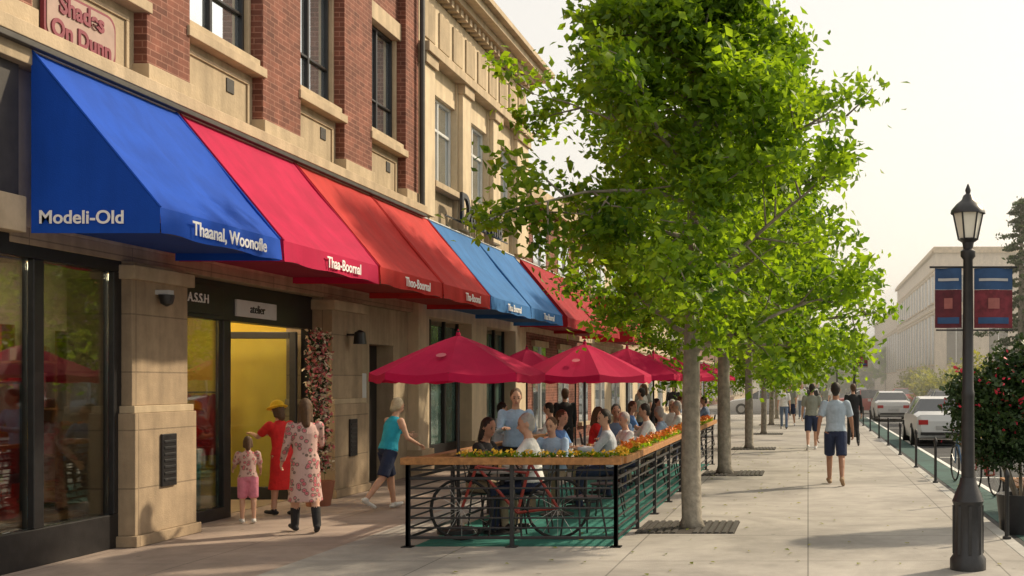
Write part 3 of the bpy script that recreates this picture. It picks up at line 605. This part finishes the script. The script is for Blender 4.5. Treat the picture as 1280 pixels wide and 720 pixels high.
# ---------------------------------------------------------------- PEOPLE
def loftmesh(rings,k=16):
    vs=[];fs=[]
    for c,u,w in rings:
        for j in range(k):
            a=2*math.pi*j/k; vs.append(c+u*math.cos(a)+w*math.sin(a))
    for i in range(len(rings)-1):
        for j in range(k): fs.append((i*k+j,i*k+(j+1)%k,(i+1)*k+(j+1)%k,(i+1)*k+j))
    fs.append(tuple(range(k))[::-1]); fs.append(tuple((len(rings)-1)*k+j for j in range(k))); return vs,fs
def ellip(c,rx,ry,rz,R=None):
    rings=[]
    X,Y,Z=(Vector((1,0,0)),Vector((0,1,0)),Vector((0,0,1))) if R is None else R
    for i in range(9):
        t=math.pi*(.04+.92*i/8); rings.append((c-Z*rz*math.cos(t),X*rx*math.sin(t),Y*ry*math.sin(t)))
    return loftmesh(rings)
def capm(p0,r0,p1,r1,flat=False,sq=1.0,k=12):
    d,u,w=frame(p1-p0); rings=[]
    if not flat: rings+=[(p0-d*r0*math.cos(t),u*r0*math.sin(t),w*r0*math.sin(t)*sq) for t in (.3,.8,1.2)]
    rings+=[(p0.lerp(p1,q),u*(r0+(r1-r0)*q),w*(r0+(r1-r0)*q)*sq) for q in (0,.33,.66,1)]
    if not flat: rings+=[(p1+d*r1*math.cos(t),u*r1*math.sin(t),w*r1*math.sin(t)*sq) for t in (1.2,.8,.3)]
    return loftmesh(rings,k)
skinm=[M('skin_light',(.55,.32,.22),.55,.08,12,.05),M('skin_tan',(.36,.19,.12),.55,.08,12,.05)]
eyem=M('eye_dark',(.03,.02,.015),.3,.1,5,0); lipm=M('lips',(.40,.12,.10),.5,.05,9,0)
def cloth(nm,c,var=.18,sc=7): return M('cloth_'+nm,c,.85,var,sc,.6,bscale=14)
def person(name,loc,heading,S=1.0,lean=0,legs=((0,0),(0,0)),arms=((5,12,15),(5,12,15)),sit=False,top=None,bottom=None,hair=None,shoe=None,skin=0,
           sleeve=.5,bott='pants',hairlen=0,female=False,vox=.014,hat=None,headturn=0,extra=None,nod=0,socks=False):
    sk=skinm[skin]; parts={}
    def add(l,vf):
        p=parts.setdefault(l,([],[])); o=len(p[0]); p[0].extend(vf[0]); p[1].extend([tuple(i+o for i in f) for f in vf[1]])
    fw=.92 if female else 1.0
    l=rad(lean); up=Vector((0,math.sin(l),math.cos(l))); fwd=Vector((0,math.cos(l),-math.sin(l))); X=Vector((1,0,0))
    lj=[]
    for i,sx in enumerate((-1,1)):
        a,bnd=legs[i]; H=Vector((sx*.09,0,0)); spread=.18 if sit else .02
        td=Vector((sx*spread,math.sin(rad(a)),-math.cos(rad(a)))).normalized(); K=H+td*.43; sd=Vector((0,math.sin(rad(a-bnd)),-math.cos(rad(a-bnd)))); A=K+sd*.41
        lj.append((H,K,A,sd))
    low=min(q[2].z for q in lj); hz=-low+.075
    if sit: hz=.545
    off=Vector((0,0,hz)); lj=[(H+off,K+off,A+off,sd) for H,K,A,sd in lj]; hc=off.copy()
    if sit:
        lj=[(H,K,Vector((A.x,A.y,max(.075,min(A.z,.11)))),sd) for H,K,A,sd in lj]
    for i,(H,K,A,sd) in enumerate(lj):
        sx=(-1,1)[i]
        leg_label='bottom' if bott=='pants' else 'skin'
        add(leg_label,capm(H,.085,K,.056)); add(leg_label,capm(K,.056,A,.036 if bott!='pants' else .052)); 
        add(leg_label,capm(K.lerp(A,.15)-Vector((0,.015,0)),.052,K.lerp(A,.45)-Vector((0,.01,0)),.046))
        if bott=='shorts': add('bottom',capm(H,.105,H.lerp(K,.93),.092,True))
        fd=Vector((sx*.15,1,0)).normalized()
        ft=rad(legs[i][0]-legs[i][1]); 
        pitch=max(-1.0,min(.5,ft)) if not sit else 0
        fdir=Vector((fd.x,fd.y*math.cos(pitch*.8),math.sin(pitch*.8))).normalized()
        heel=A+Vector((0,0,-.028))-fdir*.045; toe=heel+fdir*.2
        add('shoe',capm(heel,.040,toe,.035,False,.85)); add('shoe',capm(A,.045,heel+fdir*.04,.04))
    if bott in('skirt','dress'):
        kz=lj[0][1].lerp(lj[1][1],.5)
        if bott=='dress': kz=kz.lerp(lj[0][2].lerp(lj[1][2],.5),.2)
        rr=[(hc+Vector((0,0,.1)),X*.145,Vector((0,.11,0))),(hc,X*.175,Vector((0,.14,0))),(hc.lerp(kz,.6),X*.19,Vector((0,.165,0))),(kz,X*.215,Vector((0,.19,0)))]
        add('bottom' if bott=='skirt' else 'shirt',loftmesh(rr,24))
    w=fw
    add('bottom' if bott!='dress' else 'shirt',loftmesh([(hc-up*.07,X*.12,fwd*.10),(hc,X*.172,fwd*.122),(hc+up*.07,X*.165*w,fwd*.115),(hc+up*.12,X*.145*w,fwd*.105)]))
    hem=.02 if not sit else .04
    add('shirt',loftmesh([(hc+up*hem,X*.185,fwd*.135),(hc+up*.14,X*.158*w,fwd*.118),(hc+up*.28,X*.165*w,fwd*.118),(hc+up*.38,X*.182*w,fwd*.122),(hc+up*.46,X*.175*w,fwd*.10),(hc+up*.51,X*.12*w,fwd*.075),(hc+up*.535,X*.065,fwd*.062)]))
    if female: 
        for sx in (-1,1): add('shirt',ellip(hc+up*.355+fwd*.085+X*sx*.075,.065,.06,.07))
    neck=hc+up*.52; hn=rad(nod+lean*.5); hup=Vector((0,math.sin(hn),math.cos(hn))); ht=rad(headturn)
    add('skin',capm(neck,.054,neck+hup*.09,.05)); hcn=neck+hup*.185
    hf0=Vector((0,math.cos(hn),-math.sin(hn))); hx=(X*math.cos(ht)+hf0*math.sin(ht)); hf=hup.cross(hx); hf=hf if hf.dot(hf0*math.cos(ht)-X*math.sin(ht))>0 else -hf
    RR=(hx,hf,hup)
    add('skin',ellip(hcn+hup*.015,.073,.092,.105,RR)); add('skin',ellip(hcn-hup*.045+hf*.018,.056,.068,.07,RR))
    add('skin',capm(hcn+hup*.005+hf*.088,.010,hcn-hup*.025+hf*.102,.015))
    for sx in (-1,1): add('skin',ellip(hcn+hx*sx*.074-hf*.005,.012,.02,.03,RR))
    if hair:
        add('hair',ellip(hcn+hup*.038-hf*.022,.083,.095,.100,RR)); add('hair',ellip(hcn-hup*.02-hf*.045,.070,.06,.075,RR))
        if hairlen>0:
            add('hair',capm(hcn-hf*.055,.075,hcn-hf*.07-hup*hairlen,.06,False,.8))
            for sx in (-1,1): add('hair',capm(hcn+hx*sx*.06-hf*.01+hup*.03,.032,hcn+hx*sx*.068-hf*.03-hup*hairlen*.8,.028))
    if hat:
        add('hat',ellip(hcn+hup*.07-hf*.01,.10,.11,.095,RR)); add('hat',ellip(hcn+hup*.045,.16,.17,.018,RR))
    fing=[]
    for i,sx in enumerate((-1,1)):
        a,o,bd=arms[i]
        SH=hc+up*.475+X*sx*.185*w
        a_=rad(a); o_=rad(o)
        ud=(X*sx*math.sin(o_)+Vector((0,1,0))*math.sin(a_)*math.cos(o_)-Vector((0,0,1))*math.cos(a_)*math.cos(o_)).normalized(); E=SH+ud*.28
        f_=rad(a+bd); inn=.32 if bd>40 else .0
        fd=(X*sx*(math.sin(o_)*.5-inn)+Vector((0,1,0))*math.sin(f_)-Vector((0,0,1))*math.cos(f_)).normalized(); Wr=E+fd*.24
        add('skin' if sleeve<.3 else 'shirt',capm(SH,.052,SH.lerp(E,.35),.05)); add('skin',capm(SH,.047,E,.037)); add('skin',capm(E,.038,Wr,.024))
        if 0.3<=sleeve<1: add('shirt',capm(SH,.068,SH.lerp(E,.78),.064,True)); add('shirt',ellip(SH,.066,.066,.066))
        if sleeve>=1: add('shirt',capm(SH,.063,E,.048)); add('shirt',capm(E,.049,E.lerp(Wr,.93),.036,True))
        side=X-fd*X.dot(fd); side.normalize(); nrm=fd.cross(side)
        pin=(Vector((0,0,-1)) if bd>40 else -X*sx); pin=(pin-fd*pin.dot(fd)); pin=pin.normalized() if pin.length>.1 else nrm
        side2=fd.cross(pin).normalized()
        add('skin',loftmesh([(Wr,pin*.02,side2*.024),(Wr+fd*.03,pin*.017,side2*.036),(Wr+fd*.085,pin*.014,side2*.04)],10))
        for j,ln in enumerate((.068,.078,.073,.056)):
            r0=Wr+fd*.08+side2*(-.03+.02*j); m1=r0+(fd*.94+pin*.25).normalized()*ln*.5; m2=m1+(fd*.75+pin*.66).normalized()*ln*.32; m3=m2+(fd*.45+pin*.9).normalized()*ln*.26
            fing.append(tubemesh([r0,m1,m2,m3],[.0095,.009,.008,.006],6))
        tb=Wr+fd*.03-side2*.028; t1_=tb+(fd*.65-side2*.7+pin*.2).normalized()*.04; t2_=t1_+(fd*.9-side2*.2+pin*.3).normalized()*.032
        fing.append(tubemesh([tb,t1_,t2_],[.013,.011,.008],6))
    if extra: extra(add,hc,up,fwd,lj)
    V=[];F=[]
    for l_,(v,f) in parts.items(): o=len(V); V+=v; F+=[tuple(i+o for i in q) for q in f]
    me=bpy.data.meshes.new('tmp'); me.from_pydata([tuple(v) for v in V],[],F); ob=bpy.data.objects.new('tmp',me); COL.objects.link(ob)
    md=ob.modifiers.new('r','REMESH'); md.mode='VOXEL'; md.voxel_size=vox; sm=ob.modifiers.new('s','SMOOTH'); sm.factor=.5; sm.iterations=2
    bpy.context.view_layer.update(); ev=bpy.data.meshes.new_from_object(ob.evaluated_get(bpy.context.evaluated_depsgraph_get())); bpy.data.objects.remove(ob)
    labs=list(parts.keys()); trees=[BVHTree.FromPolygons([tuple(v) for v in parts[l_][0]],parts[l_][1]) for l_ in labs]
    mm={'skin':sk,'shirt':top,'bottom':bottom or top,'hair':hair,'shoe':shoe or black,'hat':hat,'bag':black}
    mats=[mm[l_] for l_ in labs]
    idx=[]
    for p in ev.polygons:
        c=p.center; best=0;bdist=9
        for i,t in enumerate(trees):
            r=t.find_nearest(c,.06)
            if r[3] is not None and r[3]<bdist-.0005: bdist=r[3];best=i
        idx.append(best)
    verts=[v.co.copy() for v in ev.vertices]; faces=[tuple(p.vertices) for p in ev.polygons]
    def app(vf,mi):
        o=len(verts); verts.extend(vf[0]); faces.extend([tuple(i+o for i in q) for q in vf[1]]); idx.extend([mi]*len(vf[1]))
    si=labs.index('skin')
    for f in fing: app(f,si)
    mats+= [eyem,lipm]; ne=len(mats)-2
    for sx in (-1,1):
        app(ellip(hcn+hup*.012+hf*.082+hx*sx*.031,.013,.008,.007,RR),ne); app(ellip(hcn+hup*.034+hf*.085+hx*sx*.031,.02,.006,.004,RR),ne)
    app(ellip(hcn-hup*.058+hf*.083,.022,.007,.006,RR),ne+1)
    o=mesh_obj(name,verts,faces,mats,None,idx,True); o.location=loc; o.rotation_euler=(0,0,rad(heading)); o.scale=(S,S,S)
    bpy.data.meshes.remove(ev); return o
hd=M('hair_dark',(.02,.014,.01),.6,.4,30,.4); hbr=M('hair_brown',(.09,.045,.02),.6,.3,30,.4); hbl=M('hair_blond',(.50,.40,.26),.6,.2,30,.4); hgr=M('hair_grey',(.38,.36,.34),.6,.2,30,.4)
wht=cloth('white',(.68,.68,.66)); lbl=cloth('light_blue',(.33,.45,.62)); blu=cloth('blue',(.10,.25,.55)); nav=cloth('navy',(.02,.03,.07)); tq=cloth('turquoise',(.02,.34,.48)); gry=cloth('grey',(.42,.45,.50)); red=cloth('red',(.6,.02,.02)); blk=cloth('black',(.02,.02,.022)); kh=cloth('khaki',(.3,.24,.16)); yel=cloth('yellow',(.8,.5,.02)); dbl=cloth('faded_blue',(.12,.17,.26)); pnk=cloth('pink',(.6,.2,.28)); pgb=cloth('pale_grey_blue',(.36,.44,.52)); olv=cloth('grey_olive',(.25,.26,.22))
shw=M('white_shoe',(.65,.65,.62),.6,.1,9,.1)
def floralx(nt,tc,out,b):
    N=nt.nodes;L=nt.links; v=N.new('ShaderNodeTexVoronoi'); v.inputs['Scale'].default_value=15; L.new(tc.outputs['Object'],v.inputs['Vector'])
    cr=N.new('ShaderNodeValToRGB'); E=cr.color_ramp.elements; E[0].color=(.45,.02,.05,1); E[1].color=(.55,.36,.32,1); E[1].position=.5
    E.new(.28).color=(.6,.2,.22,1); E.new(.4).color=(.08,.09,.06,1); L.new(v.outputs['Distance'],cr.inputs['Fac']); return cr.outputs[0]
flo=M('cloth_floral',(.5,.3,.3),.85,.1,5,.2,extra=floralx)
person('walking_man',(.47,19.1,0),0,1.02,3,((20,10),(-14,20)),((-12,16,12),(14,16,12)),top=pgb,bottom=nav,hair=hd,shoe=M('sandal',(.3,.2,.12),.8,.1,9,0),skin=1,sleeve=.5,bott='shorts',vox=.012)
person('walking_woman',(-5.78,15.4,0),-35,.9,14,((16,8),(-22,20)),((45,10,35),(10,20,55)),top=tq,bottom=nav,hair=hbl,shoe=shw,sleeve=.1,bott='shorts',female=True,hairlen=.05,vox=.012,nod=10)
person('woman_in_red',(-6.92,14.75,0),60,.86,8,((6,3),(-6,8)),((50,10,50),(40,12,60)),top=red,bottom=red,hair=hbr,shoe=blk,sleeve=.5,bott='dress',female=True,hairlen=.12,vox=.012,hat=yel,nod=12)
def boots(add,hc,up,fwd,lj):
    for H,K,A,sd in lj: add('shoe',capm(K.lerp(A,.4),.06,A,.05,True)); 
person('woman_in_floral_dress',(-5.88,13.1,0),35,.90,2,((12,4),(-10,12)),((12,10,25),(30,10,70)),top=flo,bottom=flo,hair=hbr,shoe=blk,sleeve=1,bott='dress',female=True,hairlen=.2,vox=.012,extra=boots)
person('child',(-6.95,13.9,0),30,.62,6,((5,3),(-5,6)),((30,12,40),(20,12,40)),top=flo,bottom=pnk,hair=hbr,shoe=shw,sleeve=.5,bott='shorts',female=True,hairlen=.1,vox=.014)
person('waiter',(-4.0,15.3,0),200,.96,8,((3,3),(-3,5)),((35,10,60),(30,10,70)),top=lbl,bottom=blk,hair=hbr,sleeve=1,nod=10,vox=.012)
SITL=((82,82),(86,84)); AT=((38,14,62),(30,16,72))
seats=[(-3.92,13.25,-100,blk,hd,1,.15,True),(-3.22,13.15,95,wht,hgr,0,0,False),(-3.45,15.3,170,lbl,hbr,0,0,False),(-2.75,15.6,100,gry,hd,0,0,False),
 (-3.75,16.4,-95,blu,hbr,0,.15,True),(-2.75,17.2,120,wht,hgr,0,0,False),(-2.65,19.2,100,wht,hd,0,0,False),(-3.75,19.6,-80,red,hbr,0,.2,True),(-2.6,20.6,90,lbl,hgr,0,0,False),(-3.1,18.2,180,dbl,hd,1,0,False)]
for i,(x,y,h,tp,hr,sk_,hl,fm) in enumerate(seats):
    sc=.98+.04*math.sin(i*2.3)
    person('seated_woman' if fm else 'seated_man',(x,y,0),h,sc,6 if i%2 else 12,SITL,AT if i%2 else ((25,12,80),(42,18,50)),True,tp,nav if i%2 else kh,hr,None,sk_,1 if not fm else .5,'pants',hl,fm,.012 if i<3 else .016,headturn=(-20,15,0,25)[i%4],nod=8)
    a=rad(h); chair(x,y,a)
for (x,y) in ((-3.55,13.0),(-3.3,14.75),(-3.25,16.35),(-3.2,19.0),(-3.1,20.9),(-3.2,23.2),(-5.4,21.5)): table(x,y,.36 if y<20 else .4)
chair(-3.4,12.7,0.1); chair(-4.0,14.4,-1.3); chair(-2.6,14.4,1.5); chair(-2.55,12.7,.8); chair(-3.0,22.6,.1); chair(-3.3,23.9,3.1)
def dupobj(src,loc,rz,s,nm):
    o=bpy.data.objects.new(nm,src.data); COL.objects.link(o); o.location=loc; o.rotation_euler=(0,0,rad(rz)); o.scale=(s,s,s)
p1=person('pedestrian',(.10,29,0),0,1.0,2,((-16,16),(20,8)),((12,10,12),(-12,10,12)),top=olv,bottom=nav,hair=hd,shoe=shw,bott='shorts',vox=.018)
p2=person('pedestrian',(1.25,31,0),5,1.0,2,((18,6),(-14,20)),((-12,10,12),(12,10,12)),top=blk,bottom=blk,hair=hbr,sleeve=1,vox=.018)
p3=person('pedestrian',(-.9,42,0),180,.95,2,((18,6),(-14,20)),((-12,10,12),(12,10,12)),top=wht,bottom=dbl,hair=hbr,female=True,hairlen=.15,vox=.018)
for k,(x,y,r,s_) in enumerate(((-.7,45,170,1),(.2,50,0,1),(-.3,53,180,1),(.9,56,0,.97),(-.8,58,10,1),(0.3,60,180,1),(1.4,65,180,1),(.6,74,180,1),(-.4,70,0,1),(1.1,80,0,1),(-.2,84,180,1),(-4.4,30,90,1),(-5,34,0,1),(-4.8,40,180,1),(-2.9,27.5,120,.95),(-3.8,25.6,80,.95),(-4.9,22.6,30,.95),(1.2,52,175,1))): dupobj((p1,p2,p3)[k%3],(x,y,0),r,s_,'pedestrian')
ssrc=[o for o in COL.objects if o.name.startswith('seated_')]
for k,(x,y,r) in enumerate(((-2.6,22.9,95),(-3.8,23.3,-90),(-2.7,26.8,100),(-3.8,27,-85),(-5.9,21.3,-90),(-4.85,21.6,90),(-2.8,31,90),(-3.7,31.1,-90),(-3.0,25,170))):
    dupobj(ssrc[(k*3+1)%len(ssrc)],(x,y,0),r,1,'seated_diner'); chair(x,y,rad(r))
# ---------------------------------------------------------------- shop displays
fd_=B('flower_display'); fd_.tube('stand',metal_black,[(-6.95,15.9,0),(-6.95,15.9,2.4)],.03,8); fd_.lathe('pot',M('pot_clay',(.3,.12,.07),.8,.15,6,.1),[(.16,.0),(.22,.35),(.19,.35),(.17,.3)],-6.95,15.9,16); fe_=fd_.done()
cloud('foliage',[(-6.95,15.9,.6+k*.22,.15,.15,.14) for k in range(9)],1700,.03,leafB,fe_,21); cloud('pink_blossoms',[(-6.95,15.9,.6+k*.22,.18,.18,.15) for k in range(9)],1100,.03,M('pink_petal',(.55,.14,.15),.6,.4,12,0),fe_,22); cloud('cream_blossoms',[(-6.95,15.9,.6+k*.22,.18,.18,.15) for k in range(9)],1100,.03,M('cream_petal',(.65,.55,.4),.6,.3,12,0),fe_,23)
sh=B('display_plinth'); tq2=M('teal_plinth',(.05,.32,.30),.6,.08,4,.05); sh.box('plinth',tq2,-8.3,-7.75,13.15,14.3,.02,.85); sh.box('plinth_top',white_w,-8.32,-7.73,13.13,14.32,.85,.9); sh.done(.01)
cols=[(.6,.03,.03),(.7,.5,.1),(.1,.3,.5),(.65,.6,.5),(.1,.4,.3),(.6,.2,.25),(.05,.05,.06)]
for k in range(5):
    v=B('display_vase',(-8.05,13.3+k*.22,.905)); s_=.7+.6*random.random(); v.lathe('vase',M('ceramic_%d'%(k),cols[k],.3,.1,8,0),[(.04*s_,0),(.075*s_,.08*s_),(.08*s_,.15*s_),(.035*s_,.25*s_),(.045*s_,.3*s_)],0,0,14); v.done()
for (x,y0,y1) in ((-11.7,7.6,11.8),(-10.6,13.5,16.9)):
    sf=B('display_shelf')
    for z in (.5,1.0,1.5,2.0): sf.box('shelves',wood,x-.2,x+.2,y0,y1,z,z+.03)
    for y in (y0,y1): sf.box('uprights',wood,x-.2,x+.2,y-.03,y,0,2.2)
    for z in (.53,1.03,1.53,2.03):
        y=y0+.15
        while y<y1-.25:
            w_=.08+.14*random.random(); h=.12+.26*random.random(); ci=random.randrange(7); sf.box('goods_%d'%ci,M('goods_%d'%ci,cols[ci],.6,.15,6,.05),x-.1,x+.12,y,y+w_,z+.002,z+h); y+=w_+.03+.1*random.random()
    sf.done(.006)
sf=B('display_shelf')
for z in (.45,.95,1.45,1.95): sf.box('shelves',wood,-11.2,-7.98,11.95,12.28,z,z+.03)
for x in (-11.2,-9.6,-8.0): sf.box('uprights',wood,x-.03,x,11.94,12.28,0,2.3)
for z in (.48,.98,1.48,1.98):
    x=-11.1
    while x<-8.2:
        w_=.08+.16*random.random(); h=.14+.28*random.random(); ci=random.choice((0,0,0,1,3,5,0,2)); sf.box('goods_%d'%ci,M('goods_%d'%ci,cols[ci],.6,.15,6,.05),x,x+w_,12.0,12.2,z+.002,z+h); x+=w_+.02+.06*random.random()
sf.done(.006)
wb=B('window_display_bench'); wb.box('bench',wood,-8.2,-7.55,7.7,11.7,.02,.42); wb.done(.01)
for k in range(9):
    ci=(0,3,5,1,0,3,2,0,1)[k]; y=8+k*.42
    hb=B('handbag',(-7.85,y,.422),.3*(k%3)); mt=M('goods_%d'%ci,cols[ci],.6,.15,6,.05)
    hb.add('body',mt,[(sx*a,sy*.16*t,z) for z,a,t in ((0,.07,1),(.12,.075,1.05),(.22,.03,.85)) for sx,sy in ((-1,-1),(1,-1),(1,1),(-1,1))],[(0,1,2,3),(8,11,10,9)]+[(j*4+i,j*4+(i+1)%4,(j+1)*4+(i+1)%4,(j+1)*4+i) for j in range(2) for i in range(4)])
    hb.tube('handle',mt,[(0,.08*math.cos(t),.21+.12*math.sin(t)) for t in np.linspace(0,math.pi,9)],.009,5); hb.done(.01)
def mannequin(x,y,c,h=0,bc=blk):
    person('shop_mannequin',(x,y,.012),h,1.0,0,((2,2),(-2,2)),((5,14,20),(8,12,15)),top=c,bottom=bc,hair=hbr,sleeve=.5,bott='skirt',female=True,vox=.02)
mannequin(-8.5,11.2,red,-90,flo); mannequin(-8.6,9.9,flo,-80,red)
cn=B('shop_counter'); cn.box('counter',white_w,-10.5,-9.4,8.3,10.9,.012,1.0); cn.box('counter_top',wood,-10.55,-9.35,8.25,10.95,1.0,1.05); cn.done(.01)
cn=B('shop_counter'); cn.box('counter',tq2,-10,-9.2,14.6,16.4,.012,1.0); cn.box('counter_top',white_w,-10.05,-9.15,14.55,16.45,1.0,1.05); cn.done(.01)
# clothes rails: one against the yellow side wall, one behind the left shop window
for (xa,xb,yr,zr_) in ((-10.4,-8.9,16.95,1.6),(-9.3,-8.15,11.6,1.75)):
    cr_=B('clothes_rail'); cr_.tube('rail',metal_black,[(xa,yr,zr_),(xb,yr,zr_)],.015,6)
    for x in (xa,xb): cr_.tube('rail',metal_black,[(x,yr,0.012),(x,yr,zr_)],.015,6)
    n=int((xb-xa)/.13)
    for k in range(n):
        ci=(0,5,3,0,2,1,5,0,3,0,0,5)[k%12]; x=xa+.1+k*.13; mt=M('goods_%d'%ci,cols[ci],.6,.15,6,.05); z1=zr_-.1; z0=zr_-.85-.1*(k%3)
        cr_.add('garment_%d'%ci,mt,[(x-.05,yr-.17,z1),(x+.05,yr+.17,z1),(x+.07,yr+.21,z0),(x-.07,yr-.21,z0),(x+.01,yr,zr_-.02)],[(0,1,2,3),(0,4,1)])
    cr_.done()
sc_=B('security_camera',(-7.1,12.4,2.72)); sc_.lathe('dome',metal_black,[(.01,-.13),(.06,-.10),(.08,-.03),(.08,0)],0,0,14); sc_.box('bracket',whitef,-.1,.05,-.05,.05,0,.05); sc_.done()
wl=B('wall_sconce',(-7.0,17.5,2.45)); wl.lathe('shade',metal_black,[(.1,-.1),(.08,.08),(.02,.12)],0,0,14); wl.box('arm',metal_black,-.2,0,-.02,.02,.03,.06); wl.done()
# ---------------------------------------------------------------- distant evening haze (real homogeneous volume)
hz=B('haze'); 
hm=bpy.data.materials.new('evening_haze'); hm.use_nodes=True; hn=hm.node_tree; hn.nodes.remove(hn.nodes['Principled BSDF'])
vs_=hn.nodes.new('ShaderNodeVolumeScatter'); vs_.inputs['Color'].default_value=(1,.96,.88,1); vs_.inputs['Density'].default_value=.0055; vs_.inputs['Anisotropy'].default_value=.45
hn.links.new(vs_.outputs[0],hn.nodes['Material Output'].inputs['Volume'])
hz.box('haze_volume',hm,-70,70,44,260,-.1,22); hz.done()
# ---------------------------------------------------------------- LIGHT / SKY / CAMERA
az,el=rad(50),rad(35)
sd=Vector((math.sin(az)*math.cos(el),math.cos(az)*math.cos(el),math.sin(el)))
sl=bpy.data.lights.new('sun','SUN'); sl.energy=4.7; sl.angle=rad(2.0); sl.color=(1,.84,.60); so=bpy.data.objects.new('sun',sl); COL.objects.link(so); so.rotation_euler=sd.to_track_quat('Z','Y').to_euler(); so.location=(20,20,30)
w=bpy.data.worlds.new('World'); scene.world=w; w.use_nodes=True; N=w.node_tree.nodes; L=w.node_tree.links; bg=N['Background']
sky=N.new('ShaderNodeTexSky'); sky.sky_type='NISHITA'; sky.sun_disc=False; sky.sun_elevation=el; sky.sun_rotation=az; sky.dust_density=5; sky.air_density=1.0; sky.ozone_density=1
mx=N.new('ShaderNodeMix'); mx.data_type='RGBA'; mx.inputs[0].default_value=.72; mx.inputs[7].default_value=(7.6,7.1,6.2,1)
L.new(sky.outputs[0],mx.inputs[6]); L.new(mx.outputs[2],bg.inputs['Color']); bg.inputs['Strength'].default_value=.15
cd=bpy.data.cameras.new('camera'); co=bpy.data.objects.new('camera',cd); COL.objects.link(co); scene.camera=co
co.location=(0,0,1.75); co.rotation_euler=(rad(90),0,0); cd.sensor_width=36; cd.lens=1400/1280*36; cd.shift_x=-370/1280; cd.shift_y=118/1280; cd.clip_end=2000; cd.clip_start=.1
scene.view_settings.view_transform='Standard'; scene.view_settings.look='None'; scene.view_settings.exposure=0
